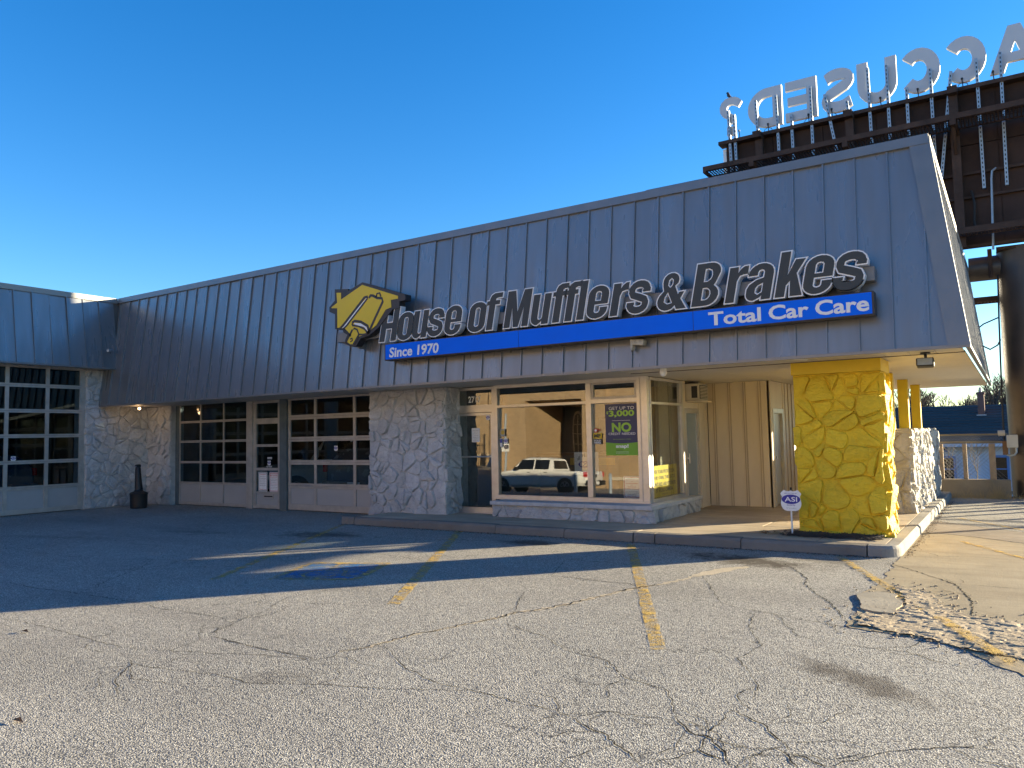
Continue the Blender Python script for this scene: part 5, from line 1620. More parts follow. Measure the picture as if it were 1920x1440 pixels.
def stickers():
    mb = MB(); mb.prism(rr(-6.166, 1.515, -6.001, 1.615, .004, 2), [], M['sign_yellow'], M['ink'], .004, .006, sf); put_text(mb, 'MF', -6.15, 1.535, -6.02, 1.60, M['ink'], sf, .002, .04, .02)
    mb.prism(rr(-6.155, 1.522, -6.012, 1.528, .001, 1), [], M['ink'], M['ink'], .002, .003, sf, back=False)
    tag(mb.build('sticker'), 'yellow sticker with black initials stacked over a SOLD HERE sticker', 'sticker')
    mb = MB(); mb.prism(rr(-6.168, 1.42, -6.003, 1.508, .003, 2), [], M['ink'], M['ink'], .004, .006, sf); put_text(mb, 'SOLD', -6.155, 1.468, -6.02, 1.497, M['sign_white'], sf, .002, .03); put_text(mb, 'HERE', -6.155, 1.43, -6.02, 1.459, M['sign_white'], sf, .002, .03)
    tag(mb.build('sticker'), 'small black sticker reading SOLD HERE on the right shop window', 'sticker')
    mb = MB(); mb.prism([(-6.115 + .038 * math.cos(q * PI / 8), 1.66 + .038 * math.sin(q * PI / 8)) for q in range(16)], [], M['red'], M['red'], .004, .006, sf); mb.prism([(-6.115 + .022 * math.cos(q * PI / 8), 1.66 + .022 * math.sin(q * PI / 8)) for q in range(16)], [], M['sign_white'], M['sign_white'], .002, .003, sf, back=False)
    mb.prism(stroke([(-6.075, 1.655), (-6.05, 1.675), (-6.022, 1.66)], .018), [], M['red'], M['red'], .004, .006, sf)
    tag(mb.build('sticker'), 'small round red and white sticker above the yellow sticker on the window', 'sticker')
    mb = MB(); mb.prism(rr(-8.12, 1.59, -8.015, 1.725, .004, 2), [], M['curtain'], M['curtain'], .004, .006, sf); mb.prism([(-8.067 + .042 * math.cos(q * PI / 8), 1.665 + .042 * math.sin(q * PI / 8)) for q in range(16)], [], M['gold'], M['gold'], .002, .003, sf, back=False)
    tag(mb.build('sticker'), 'gold round emblem sticker, uppermost at the left edge of the shop window', 'sticker')
    mb = MB(); mb.prism(rr(-8.137, 1.395, -8.08, 1.55, .004, 2), [], M['paper'], M['paper'], .004, .006, sf); mb.prism(rr(-8.13, 1.47, -8.087, 1.54, .004, 2), [], M['asi_blue'], M['asi_blue'], .002, .003, sf, back=False)
    tag(mb.build('sticker'), 'narrow upright white and blue sticker at the left edge of the shop window', 'sticker')
    shield('security_sticker', 'small blue and white ASI shield sticker at the left edge of the shop window', sf, -8.005, 1.50, .105, d=.004)['group'] = 'security shield stickers on the glass'
    shield('security_sticker', 'small blue and white ASI shield sticker high on the entrance door glass', sf, -8.40, 1.955, .10, d=.004)['group'] = 'security shield stickers on the glass'
    mb = MB(); mb.prism([(-8.007 + .045 * math.cos(q * PI / 8), 1.39 + .04 * math.sin(q * PI / 8)) for q in range(16)], [], M['beige_batten'], M['beige_batten'], .004, .006, sf)
    tag(mb.build('sticker'), 'faded brown round sticker below the shield on the shop window', 'sticker')
    mb = MB(); mb.prism(rr(-8.79, 1.49, -8.60, 1.76, .002, 1), [], M['paper'], M['paper'], .004, .006, sf)
    for i in range(7):
        put_text(mb, ('OPEN HOURS', 'Monday to Friday', '8 am to 5 pm', 'Saturday', '8 am to noon', 'closed Sunday', 'thank you')[i], -8.76 + .02 * (i % 2), 1.71 - i * .033, -8.63, 1.722 - i * .033, M['ink'], sf, .002, .0)
    tag(mb.build('paper_notice'), 'plain white sheet of paper taped inside the entrance door glass', 'notice')
stickers()

# ================================================================ SIGNS ON THE FASCIA
def shop_sign():
    fr = front_frame(10.42)
    t = wthing('letter_sign', 'raised charcoal letters with white edges on a grey bar spelling House of Mufflers & Brakes', 'sign', (-5.5, 10.5, 3.35))
    spec = [('H', -9.651, -9.248), ('o', -9.235, -8.885), ('u', -8.885, -8.55), ('s', -8.535, -8.20), ('e', -8.165, -7.815), ('o', -7.66, -7.31), ('f', -7.285, -7.055),
            ('M', -6.917, -6.45), ('u', -6.41, -6.075), ('f', -6.015, -5.815), ('f', -5.795, -5.60), ('l', -5.571, -5.446), ('e', -5.41, -5.06), ('r', -5.002, -4.745), ('s', -4.735, -4.40),
            ('&', -4.26, -3.85), ('B', -3.729, -3.36), ('r', -3.25, -2.985), ('a', -2.975, -2.635), ('k', -2.579, -2.245), ('e', -2.235, -1.88), ('s', -1.86, -1.505)]
    base = 3.352
    sh = 0.205
    for g, a, b in spec:
        outer, holes = GL[g](b - a)
        if poly_area(outer) < 0:
            outer = outer[::-1]
        holes = [h[::-1] if poly_area(h) < 0 else h for h in holes]
        S = lambda l: [(a + x + sh * y, base + y) for x, y in l]
        body_o = offset_poly(S(outer), .013); body_h = [offset_poly(S(h), -.010) for h in holes]
        mb = MB()
        mb.prism(body_o, [h[::-1] for h in body_h], M['sign_white'], M['letter_side'], 0, .125, fr)
        o = mb.build('letter', t)
        mb = MB()
        face_o = offset_poly(S(outer), -.004); face_h = [offset_poly(S(h), .004) for h in holes]
        mb.prism(face_o, [h[::-1] for h in face_h], M['letter_face'], M['letter_face'], -.006, -.0005, fr)
        mb.build('face', o)
    mb = MB(); mb.box(-10.86, 10.56, 3.46, -1.37, 10.69, 3.65, M['raceway'], bev=.006); mb.build('raceway', t)
    for x in (-10.3, -8.9, -7.0, -5.2, -3.2, -1.6):
        mb = MB(); mb.box(x, 10.53, 3.30, x + .05, 10.68, 3.458, M['raceway']); mb.build('bracket', t)
    # blue band
    t = wthing('band_sign', 'long bright blue sign box reading Since 1970 and Total Car Care under the letters', 'sign', (-5.5, 10.45, 3.0))
    mb = MB(); mb.box(-9.50, 10.40, 3.005, -1.37, 10.60, 3.305, M['sign_black'], bev=.004); mb.build('case', t)
    bf = front_frame(10.40)
    for a, b in ((-9.475, -6.616), (-6.608, -3.70), (-3.692, -1.395)):
        MBbox(bf, a, 3.022, b, 3.290, -.006, .0, M['sign_blue']).build('face', t)
    mb = MB(); put_text(mb, 'Since 1970', -9.385, 3.048, -8.235, 3.232, M['sign_white'], bf, -.009, .028, .10); mb.build('lettering', t)
    # flared serif-like capitals and small letters for the right hand words
    mb = MB()
    put_text(mb, 'Total', -3.475, 3.06, -2.755, 3.25, M['sign_white'], bf, -.009, .026); mb.build('lettering', t); mb = MB()
    put_text(mb, 'Car', -2.655, 3.058, -2.145, 3.255, M['sign_white'], bf, -.009, .026); mb.build('lettering', t); mb = MB()
    put_text(mb, 'Care', -2.065, 3.058, -1.425, 3.255, M['sign_white'], bf, -.009, .026)
    mb.build('lettering', t)
    # house and muffler emblem
    t = wthing('house_emblem', 'yellow house shaped sign with black outline and a muffler drawn across it', 'sign', (-10, 10.5, 3.4))
    ef = front_frame(10.40)
    def p3(l):       # traced in emblem units: x 0..460 right, y down 0..420
        return [(-10.91 + (x - 65) * .00397 + 0.0 * y, 4.6256 - (y - 305) * .00296 - (x - 65) * .000468) for x, y in l]
    outer = [(285, 308), (548, 385), (548, 420), (512, 428), (512, 470), (470, 478), (385, 590), (330, 640), (270, 665), (240, 715), (205, 720), (170, 700), (170, 680), (185, 645), (150, 612), (103, 612), (103, 515), (65, 500), (65, 470), (103, 425), (103, 352), (190, 350), (192, 362)]
    inner = [(285, 325), (505, 395), (505, 412), (462, 420), (465, 465), (430, 480), (372, 578), (300, 640), (255, 655), (228, 703), (205, 705), (185, 692), (205, 640), (165, 600), (120, 603), (120, 475), (82, 476), (82, 470), (120, 440), (116, 375), (145, 375), (145, 420)]
    def ccw(l):
        return l if poly_area(l) > 0 else l[::-1]
    mb = MB(); mb.prism(ccw(p3(outer)), [], M['sign_black'], M['sign_black'], 0, .16, ef); mb.build('case', t)
    mb = MB(); mb.prism(ccw(p3(inner)), [], M['sign_yellow'], M['sign_yellow'], -.006, -.0005, ef); mb.build('face', t)
    ln = holder('drawing', t)
    def bl(pts, w, m='sign_black', d=-.009):
        q = p3(pts); mb = MB(); mb.prism(ccw(stroke(q, w)), [], M[m], M[m], d, d + .002, ef); mb.build('stroke', ln)
    mb = MB(); mb.prism(ccw(p3([(310, 410), (318, 415), (185, 585), (150, 606), (142, 604)])), [], M['sign_white'], M['sign_white'], -.008, -.0062, ef); mb.build('highlight', ln)
    bl([(135, 610), (160, 585), (300, 405), (316, 400), (318, 412)], .05)
    bl([(318, 412), (180, 590), (160, 608)], .035)
    bl([(328, 408), (338, 393), (352, 393), (380, 408), (408, 410), (414, 430), (335, 600), (318, 632)], .05)
    bl([(372, 405), (378, 382), (395, 376), (402, 400)], .035)
    bl([(160, 608), (165, 625), (210, 650)], .045)
    bl([(218, 568), (235, 556), (275, 560), (318, 585), (326, 615), (318, 632)], .05)
    bl([(218, 572), (222, 584), (262, 588), (300, 605), (318, 632)], .04)
    mb = MB(); mb.prism(ccw(p3([(232, 568), (275, 570), (312, 592), (318, 618), (295, 592), (235, 578)])), [], M['sign_white'], M['sign_white'], -.012, -.0095, ef); mb.build('highlight', ln)
    bl([(318, 632), (290, 640), (262, 640), (250, 610), (232, 602), (220, 612), (250, 620)], .035)
    bl([(220, 612), (190, 670), (178, 690)], .04); bl([(262, 640), (240, 680), (225, 706)], .04)
    bl([(205, 672), (218, 668), (220, 680), (206, 690)], .03)
shop_sign()

# ================================================================ SMALL FITTINGS
def fittings():
    # floodlight under the porch soffit
    t = wthing('floodlight', 'small black floodlight hanging under the soffit near the right corner', 'light', (-0.9, 11.1, 2.55))
    mb = MB(); mb.tube([(-.9, 11.12, 2.553), (-.9, 11.12, 2.535)], .06, M['black'], 12); mb.build('base', t)
    mb = MB(); mb.tube([(-.9, 11.12, 2.536), (-.9, 11.12, 2.49), (-.9, 11.09, 2.46)], .018, M['black'], 8); mb.build('arm', t)
    mb = MB(); rx = Matrix.Rotation(R(-12), 3, 'X')
    mb.box(-1.0, 11.0, 2.36, -.80, 11.12, 2.47, M['black'], rot=rx, org=(-.9, 11.06, 2.42), bev=.012); mb.build('housing', t)
    mb = MB(); mb.box(-.985, 10.992, 2.372, -.815, 10.999, 2.458, M['galv'], rot=rx, org=(-.9, 11.06, 2.42)); mb.build('lens', t)
    # dome camera
    t = wthing('security_camera', 'small white dome camera under the soffit at the shop corner', 'camera', (-4.34, 10.82, 2.54))
    mb = MB(); mb.tube([(-4.34, 10.84, 2.556), (-4.34, 10.84, 2.525)], .05, M['white'], 12); mb.build('base', t)
    mb = MB(); mb.tube([(-4.34, 10.84, 2.526), (-4.34, 10.83, 2.49), (-4.34, 10.82, 2.45), (-4.34, 10.815, 2.435)], [.05, .055, .04, .015], M['white'], 12); mb.build('head', t, smooth=60)
    # broken bracket left under the band sign
    t = wthing('broken_bracket', 'dirty broken plastic box left under the blue band sign', 'bracket', (-4.62, 10.55, 2.93))
    mb = MB(); mb.box(-4.68, 10.50, 2.90, -4.50, 10.62, 2.985, M['nest'], rot=Matrix.Rotation(.12, 3, 'Y'), org=(-4.6, 10.55, 2.95), bev=.01); mb.build('box', t)
    mb = MB(); mb.box(-4.71, 10.50, 2.83, -4.68, 10.60, 2.99, M['nest']); mb.tube([(-4.7, 10.52, 2.83), (-4.69, 10.5, 2.80)], .006, M['black'], 5); mb.build('flap', t)
    # peeling scraps under the soffit edge
    mb = MB(); mb.add([(-2.55, 10.75, 2.54), (-2.40, 10.72, 2.548), (-2.25, 10.78, 2.545), (-2.30, 10.88, 2.53), (-2.48, 10.86, 2.548)], [(0, 1, 2, 3, 4)], M['paper'])
    tag(mb.build('peeling_paint'), 'pale scrap of peeling paint on the soffit above the yellow pier', 'scrap')
    # small camera at the inner corner
    t = wthing('corner_camera', 'small grey bullet camera on the fascia at the inner corner of the wings', 'camera', (-18.6, 10.5, 3.8))
    mb = MB(); mb.tube([(-18.84, 10.55, 3.92), (-18.74, 10.55, 3.92)], .02, M['galv'], 6); mb.build('arm', t)
    mb = MB(); mb.tube([(-18.78, 10.60, 3.93), (-18.66, 10.42, 3.91)], .035, M['galv'], 8); mb.build('body', t)
    # lit bulb under the eave by the inner corner and one inside the left bay
    t = wthing('eave_lamp', 'small lit warm bulb under the eave beside the inner stone corner', 'lamp', (-18.6, 11.2, 2.5))
    mb = MB(); mb.tube([(-18.65, 11.25, 2.553), (-18.65, 11.25, 2.52)], .035, M['brown_metal'], 8); mb.build('socket', t)
    mb = MB(); mb.tube([(-18.65, 11.25, 2.52), (-18.65, 11.25, 2.50), (-18.65, 11.25, 2.47), (-18.65, 11.25, 2.455)], [.02, .035, .03, .008], M['bulb'], 8); mb.build('bulb', t, smooth=60)
    ld = bpy.data.lights.new('eave_lamp_light', 'POINT'); ld.energy = 0.45; ld.color = (1, .62, .3); ld.shadow_soft_size = .04
    lo = bpy.data.objects.new('eave_lamp_light', ld); COL.objects.link(lo); lo.location = (-18.65, 11.2, 2.40)
    for i, (a, b, c) in enumerate(((-15.6, 16.0, 2.9), (-12.9, 15.5, 2.3), (-16.8, 18.5, 3.2))):
        mb = MB(); mb.tube([(a, b, c), (a + 1.0, b + .1, c)], .022, M['tube'], 6)
        tag(mb.build('tube_light'), ('fluorescent tube glowing behind the narrow glazed door', 'fluorescent tube glowing behind the right garage door', 'fluorescent tube deep in the bay behind the left garage door')[i], 'tube light', 'tube lights in the bays')
fittings()

def ash_receptacle():
    t = wthing('ash_receptacle', 'black plastic smokers post with a bucket base by the inner stone corner', 'ash bin', (-18.35, 11.0, 0))
    mb = MB()
    c = (-18.30, 11.05)
    prof = [(0, .185), (.03, .195), (.10, .2), (.33, .205), (.36, .215), (.385, .20), (.42, .11), (.45, .095)]
    mb.tube([(c[0], c[1], z) for z, r in prof], [r for z, r in prof], M['black'], 18); mb.build('bucket', t, smooth=40)
    mb = MB(); mb.tube([(c[0], c[1], .45), (c[0] - .02, c[1], .60), (c[0] - .045, c[1] + .0, .98), (c[0] - .05, c[1], 1.02)], [.095, .085, .065, .05], M['black'], 14); mb.build('neck', t, smooth=40)
    mb = MB(); mb.box(c[0] - .09, c[1] - .055, 1.0, c[0] - .01, c[1] + .055, 1.08, M['black'], bev=.015); mb.build('cap', t)
    mb = MB(); mb.box(c[0] - .07, c[1] - .058, 1.02, c[0] - .03, c[1] - .0555, 1.045, M['galv']); mb.build('slot', t)
ash_receptacle()

def yard_sign():
    t = wthing('yard_sign', 'white shield shaped alarm yard sign with a blue oval on a thin white stake', 'sign', (-2.66, 11.17, .14))
    rot = -0.10
    fr0 = front_frame(11.17)
    mb = MB(); mb.tube([(-2.66, 11.178, .13), (-2.665, 11.178, .66)], .012, M['white'], 6); mb.build('stake', t)
    o = shield('shield', '', fr0, -2.655, .62, .30, d=-.02, thick=.004)
    del o['label']; del o['category']
    o.parent = t; o.matrix_parent_inverse = Matrix.Translation(-WORLD[t])
    mb = MB(); mb.tube([(-2.652, 11.16, .765), (-2.652, 11.16, .80)], .014, M['black'], 8); mb.build('stake_cap', t)
yard_sign()

def mulch_bed():
    rg = random.Random(17)
    mb = MB()
    vs, fs = [], []
    n = 22
    for i in range(n + 1):
        x = -2.72 + 1.2 * i / n
        for j, (dy, z) in enumerate(((0, .143), (.04, .155), (.12, .17), (.24, .175))):
            vs.append((x + rg.uniform(-.01, .01), min(11.40, 11.02 + .05 * math.sin(i * .9) * (1 - j / 3) + dy * 1.5 + .05 * (1 - j / 3) * i / n), z + rg.uniform(-.004, .008)))
    for i in range(n):
        for j in range(3):
            fs.append((i * 4 + j, i * 4 + 4 + j, i * 4 + 5 + j, i * 4 + 1 + j))
    mb.add(vs, fs, M['mulch'])
    for _ in range(1100):
        x, y = rg.uniform(-2.8, -1.5), 11.0 + abs(rg.gauss(.05, .15))
        if y > 11.38:
            continue
        s = rg.uniform(.008, .026); a = rg.uniform(0, 3.14); c, d = math.cos(a), math.sin(a); z = .147 + min(.03, max(0, y - 11.02) * .12) + rg.uniform(0, .012)
        mb.add([(x - c * s, y - d * s, z), (x + d * s * .3, y - c * s * .3, z + s * .3), (x + c * s, y + d * s, z + rg.uniform(0, .01)), (x - d * s * .3, y + c * s * .3, z + s * .4)], [(0, 1, 2, 3)], M['mulch'])
    o = stuff(mb.build('mulch')); o['label'] = 'dark shredded mulch along the foot of the yellow pier'
    mb = MB()
    for _ in range(26):
        x, y = rg.gauss(-2.98, .10), rg.gauss(11.22, .05); s = rg.uniform(.02, .055); a = rg.uniform(0, 3.14); c, d = math.cos(a) * s, math.sin(a) * s; z = .146
        mb.add([(x - c, y - d, z), (x + d * .5, y - c * .5, z + s * .3), (x + c, y + d, z + s * .7), (x - d * .5, y + c * .5, z + s * .2)], [(0, 1, 2, 3)], M['dry_grass'] if rg.random() < .6 else M['leaf'])
    o = stuff(mb.build('leaf_litter')); o['label'] = 'little heap of pale dead leaves and paper beside the yard sign'
mulch_bed()
for i, (x, y, l) in enumerate(((-4.93, 2.25, 'dark dead leaf lying on the asphalt near the bottom left'), (-7.2, 3.33, 'dark dead leaf on the asphalt just before the shadow edge'))):
    mb = MB(); mb.add([(x - .05, y, .012), (x, y - .018, .02), (x + .05, y + .01, .012), (x, y + .02, .03)], [(0, 1, 2), (0, 2, 3)], M['leaf']); tag(mb.build('dead_leaf'), l, 'leaf', 'dead leaves on the lot')

# ================================================================ BILLBOARD
def billboard():
    t = wthing('billboard', 'huge dark billboard seen from behind on a thick steel pole behind the shop', 'billboard', (0.6, 19.9, 0))
    X0, X1, Z0, Z1 = -6.05, 2.6, 5.62, 9.20
    st, pn = M['bb_steel'], M['bb_panel']
    # sheets
    s = holder('panel', t)
    w = 1.22
    x = X0; k = 0
    while x < X1 - .1:
        for (za, zb) in ((Z0, 6.78), (6.79, 7.98), (7.99, Z1)):
            mb = MB(); mb.box(x + .006, 20.08 + .01 * ((k * 7) % 3), za, min(X1, x + w) - .006, 20.14, zb - .008, pn); mb.build('sheet', s)
        x += w; k += 1
    mb = MB(); mb.box(X0, 20.145, Z0, X1, 20.2, Z1, pn); mb.build('face_board', t)
    mb = MB(); mb.box(X0 - .09, 20.1, 8.02, X0 - .005, 20.26, 9.14, M['sign_white']); mb.build('vinyl_edge', t)
    fr = holder('frame', t)
    mb = MB(); mb.box(X0 - .14, 19.86, Z1, X1, 20.2, Z1 + .09, st); mb.build('top_beam', fr)
    for z in (Z0 + .0, 6.73, 7.28, 8.62):
        mb = MB(); mb.box(X0, 20.0, z, X1, 20.078, z + .055, st); mb.build('stringer', fr)
    for x in (-5.12, -2.95, -0.76, 1.45):
        mb = MB(); mb.box(x - .09, 19.80, 5.60, x + .09, 19.99, Z1 - .001, st); mb.box(x - .10, 19.6, 9.10, x + .10, 19.99, 9.26, st); mb.build('upright', fr)
        mb = MB(); mb.box(x - .06, 19.0, 8.16, x + .06, 19.79, 8.28, st); mb.tube([(x, 19.15, 8.16), (x, 19.8, 7.75)], .045, st, 5); mb.build('bracket', fr)
    # catwalks
    cw = holder('catwalk', t)
    for y, z, za in ((19.0, 8.28, 8.40), (19.72, 8.28, 8.36)):
        mb = MB(); mb.box(X0 - .3, y, z, X1, y + .07, za, st); mb.build('edge_beam', cw)
    mb = MB()
    i = 0
    x = X0 - .25
    while x < 2.6:
        mb.box(x, 19.07, 8.29, x + .02, 19.72, 8.315, st); x += .07
    for y in (19.2, 19.33, 19.46, 19.59):
        mb.box(X0 - .28, y, 8.316, 2.6, y + .02, 8.325, st)
    stuff(mb.build('grating', cw))
    mb = MB(); mb.box(X0 - .3, 19.0, 8.24, X0 - .22, 19.80, 8.279, st); mb.build('edge_beam', cw)
    for y, za, zb in ((19.45, 5.83, 5.97), (19.75, 5.83, 5.93)):
        mb = MB(); mb.box(-.85, y, za, X1, y + .06, zb, st); mb.build('edge_beam', cw)
    mb = MB()
    x = -.8
    while x < 2.6:
        mb.box(x, 19.515, 5.84, x + .02, 19.745, 5.86, st); x += .07
    stuff(mb.build('grating', cw))
    # torsion tube and pole
    mb = MB(); mb.tube([(-.68, 20.72, 5.22), (2.4, 20.72, 5.22)], .28, M['pole'], 20); mb.build('torsion_tube', t, smooth=40)
    mb = MB(); mb.tube([(.42, 20.72, -.3), (.39, 20.72, 5.58)], .52, M['pole'], 40); mb.build('pole', t, smooth=40)
    mb = MB()
    mb.tube([(.42, 20.72, -.2), (.42, 20.72, .02)], .60, M['pole'], 28)
    mb.build('base_plate', t)
    mb = MB(); mb.box(-.12, 20.22, 5.52, 1.0, 21.2, 5.59, st); mb.build('saddle', t)
    for x in (-.25, 1.25):
        mb = MB(); mb.tube([(x, 20.45, 4.95), (x, 20.4, 5.6)], .05, st, 6); mb.build('stiffener', t)
    # struts carrying the letters; slotted channel
    sp = [(-5.915, 10.10, -5.873, 8.35), (-5.764, 9.95, -5.739, 8.32), (-5.19, 10.19, -5.164, 9.29), (-4.671, 10.19, -4.643, 8.34), (-4.315, 9.60, -4.298, 8.33), (-3.83, 10.2, -3.825, 8.34), (-3.50, 9.90, -3.266, 8.33), (-3.0, 9.60, -2.974, 9.29),
          (-2.51, 10.3, -2.485, 8.34), (-2.094, 10.24, -2.087, 8.34), (-1.689, 9.58, -1.692, 8.33), (-1.188, 9.90, -1.182, 7.69), (-.77, 9.72, -1.083, 7.25), (-.27, 9.88, -.266, 6.89), (.19, 9.88, .162, 6.88), (.78, 9.9, .78, 7.0), (1.6, 10.1, 1.6, 7.1), (2.4, 9.9, 2.4, 7.3)]
    sh = holder('letter_mounts', t)
    for xa, za, xb, zb in sp:
        mb = MB()
        L = math.hypot(xa - xb, za - zb); ang = math.atan2(xa - xb, za - zb)
        rot = Matrix.Rotation(ang, 3, 'Y')
        mb.box(xb - .032, 19.90, zb, xb + .032, 19.995, zb + L, M['galv'], rot=rot, org=(xb, 19.95, zb))
        z = zb + .05
        while z < zb + L - .05:
            mb.box(xb - .011, 19.896, z, xb + .011, 19.901, z + .05, M['black'], rot=rot, org=(xb, 19.95, zb)); z += .10
        mb.build('strut', sh)
    # letters: they face away, so they read backwards from here
    def letter(c, ul, ur, vb, vt, poly, holes=()):
        W = ur - ul; H = vt - vb
        f = lambda l: [(ur - x * W, vb + y * H) for x, y in l]       # mirrored: the face is on the far side
        o = f(poly); hs = [f(h) for h in holes]
        if poly_area(o) < 0:
            o = o[::-1]
        hs = [h if poly_area(h) < 0 else h[::-1] for h in hs]
        mb = MB(); mb.prism(o, hs, M['bb_letter'], M['sign_white'], 0, .10, front_frame(20.02)); mb.build('letter', t)
    def ringarc(w, h, t, a0, a1, n=18):
        """open ring (w x h aspect, unit box) of thickness t in units of height"""
        k = h / w
        o = [(.5 + .5 * math.cos(R(a0 + (a1 - a0) * i / n)), .5 + .5 * math.sin(R(a0 + (a1 - a0) * i / n))) for i in range(n + 1)]
        i_ = [(.5 + (.5 - t * k) * math.cos(R(a0 + (a1 - a0) * i / n)), .5 + (.5 - t) * math.sin(R(a0 + (a1 - a0) * i / n))) for i in range(n + 1)]
        return o + i_[::-1]
    vb, vt = 9.46, 10.49
    C = ringarc(.90, 1.05, .265, 42, 318)
    letter('C', -1.87, -.98, vb - .02, vt + .02, C); letter('C', -.95, -.07, vb - .02, vt + .02, C)
    D = [(0, 0), (.42, 0)] + [(.42 + .58 * math.cos(R(a)), .5 + .5 * math.sin(R(a))) for a in range(-90, 91, 10)] + [(0, 1)]
    Dh = [(.27, .22), (.42, .22)] + [(.42 + .31 * math.cos(R(a)), .5 + .28 * math.sin(R(a))) for a in range(-90, 91, 15)] + [(.27, .78)]
    letter('D', -5.42, -4.55, vb, vt, D, [Dh])
    letter('E', -4.47, -3.70, vb, vt, [(0, 0), (1, 0), (1, .22), (.32, .22), (.32, .39), (.92, .39), (.92, .6), (.32, .6), (.32, .78), (.98, .78), (.98, 1), (0, 1)])
    Sc = [(.84, .80)] + [(.5 + .36 * math.cos(R(a)), .735 + .155 * math.sin(R(a))) for a in range(45, 225, 18)] + [(.26, .60), (.5, .515), (.76, .42)] + [(.5 + .37 * math.cos(R(a)), .265 + .155 * math.sin(R(a))) for a in range(20, -145, -18)] + [(.12, .2)]
    letter('S', -3.60, -2.82, vb - .02, vt + .02, stroke(Sc, .25))
    U = [(0, 1), (0, .42)] + [(.5 + .5 * math.cos(R(a)), .42 + .42 * math.sin(R(a))) for a in range(180, 361, 12)] + [(1, 1), (.72, 1), (.72, .42)] + [(.5 + .22 * math.cos(R(a)), .42 + .19 * math.sin(R(a))) for a in range(0, -181, -18)] + [(.28, 1)]
    letter('U', -2.76, -1.89, vb - .02, vt, U)
    letter('A', -.02, .98, vb, vt, [(0, 0), (.27, 0), (.345, .2), (.655, .2), (.73, 0), (1, 0), (.62, 1), (.38, 1)], [[(.415, .40), (.585, .40), (.5, .66)]])
    Q = [(.0, .70)] + [(.48 + .5 * math.cos(R(a)), .66 + .34 * math.sin(R(a))) for a in range(150, -50, -14)] + [(.64, .40), (.64, .28), (.36, .28), (.36, .50)] + [(.46 + .23 * math.cos(R(a)), .655 + .135 * math.sin(R(a))) for a in range(-60, 150, 20)]
    Q = [(.0, .84), (.12, .93), (.3, .99), (.5, 1.0), (.72, .98), (.9, .9), (.99, .78), (.98, .64), (.88, .54), (.72, .47), (.66, .42), (.65, .31), (.35, .31), (.35, .46), (.42, .54), (.55, .60), (.66, .66), (.68, .73), (.62, .79), (.5, .81), (.36, .79), (.22, .73), (.16, .70)]
    letter('?', -6.17, -5.57, vb, vt, Q); letter('.', -5.99, -5.79 + .03, vb, vb + .23, [(0, 0), (1, 0), (1, 1), (0, 1)])
    for ch, a, b in (('H', 1.35, 2.2), ('T', 2.5, 3.3)):
        pass
    # cables, conduit
    mb = MB()
    mb.tube([(-.02, 20.02, 7.33), (-.10, 20.0, 7.27), (-.12, 20.0, 7.1), (-.17, 19.98, 5.5)], .025, M['galv'], 6)
    mb.tube([(-.02, 20.02, 7.33), (2.5, 20.02, 7.33)], .02, st, 6)
    mb.build('conduit', t)
    mb = MB()
    mb.tube([(-.52, 20.0, 6.9), (-.47, 19.98, 6.6), (-.5, 19.98, 6.2), (-.45, 19.98, 5.9)], .03, M['cable'], 6); mb.build('cable', t)
    for x in (-5.65, -4.9, -3.9, -3.35, -2.25, -1.45, -.55, .05):
        mb = MB(); mb.tube([(x, 20.0, 9.29), (x - .015, 20.0, 9.50)], .012, M['black'], 5); mb.tube([(x - .015, 20.0, 9.50), (x - .015, 20.0, 9.54)], .025, M['black'], 6)
        if int(x * 10) % 2:
            mb.tube([(x - .12, 19.95, 9.29), (x - .08, 19.95, 9.38), (x, 19.95, 9.41), (x + .09, 19.95, 9.36), (x + .1, 19.95, 9.29)], .008, M['black'], 4)
        mb.build('lamp_whip', t)
    # meter boxes on the pole
    b = holder('electrical_boxes', t)
    mb = MB(); mb.box(-.15, 20.05, 1.11, .06, 20.30, 1.39, M['elec'], bev=.01); mb.build('meter_box', b)
    mb = MB(); mb.tube([(-.31, 20.3, 1.43), (-.17, 20.3, 1.43)], .062, M['elec'], 12); mb.build('pipe_fitting', b)
    mb = MB(); mb.box(-.235, 20.22, .95, -.135, 20.42, 1.25, M['wood'], bev=.005); mb.build('junction_box', b)
    mb = MB(); mb.tube([(0.02, 20.13, 1.11), (0.02, 20.13, 1.01), (-.02, 20.13, .95), (-.09, 20.15, .935), (-.15, 20.25, .95)], .023, M['galv'], 7); mb.build('elbow', b)
    mb = MB(); mb.tube([(-.195, 20.34, 1.25), (-.18, 20.40, 2.6), (-.15, 20.48, 4.0), (-.12, 20.48, 5.0)], .02, M['cable'], 6); mb.build('riser', b)
    # second catwalk and hanging cable seen beside the pole
    mb = MB(); mb.box(-1.2, 21.2, 4.53, 3, 21.27, 4.64, st); mb.box(-1.2, 21.6, 4.53, 3, 21.67, 4.62, st)
    x = -1.2
    while x < 1:
        mb.box(x, 21.27, 4.54, x + .02, 21.6, 4.56, st); x += .07
    mb.build('lower_walk', t)
    return t
billboard()
mb = MB()
cpts = [(-.15, 19.6, 3.93), (-.45, 20.2, 3.88), (-.62, 20.6, 3.80), (-.60, 20.6, 3.62), (-.50, 20.5, 3.42), (-.35, 20.2, 3.30), (-.2, 19.7, 3.34), (-.14, 19.6, 3.45)]
mb.tube(cpts, .016, M['cable'], 5); mb.tube([(-.62, 20.6, 3.86), (-1.5, 21.6, 3.92)], .008, M['cable'], 4)
tag(mb.build('hanging_cable'), 'loop of black cable hanging beside the thick billboard pole', 'cable')

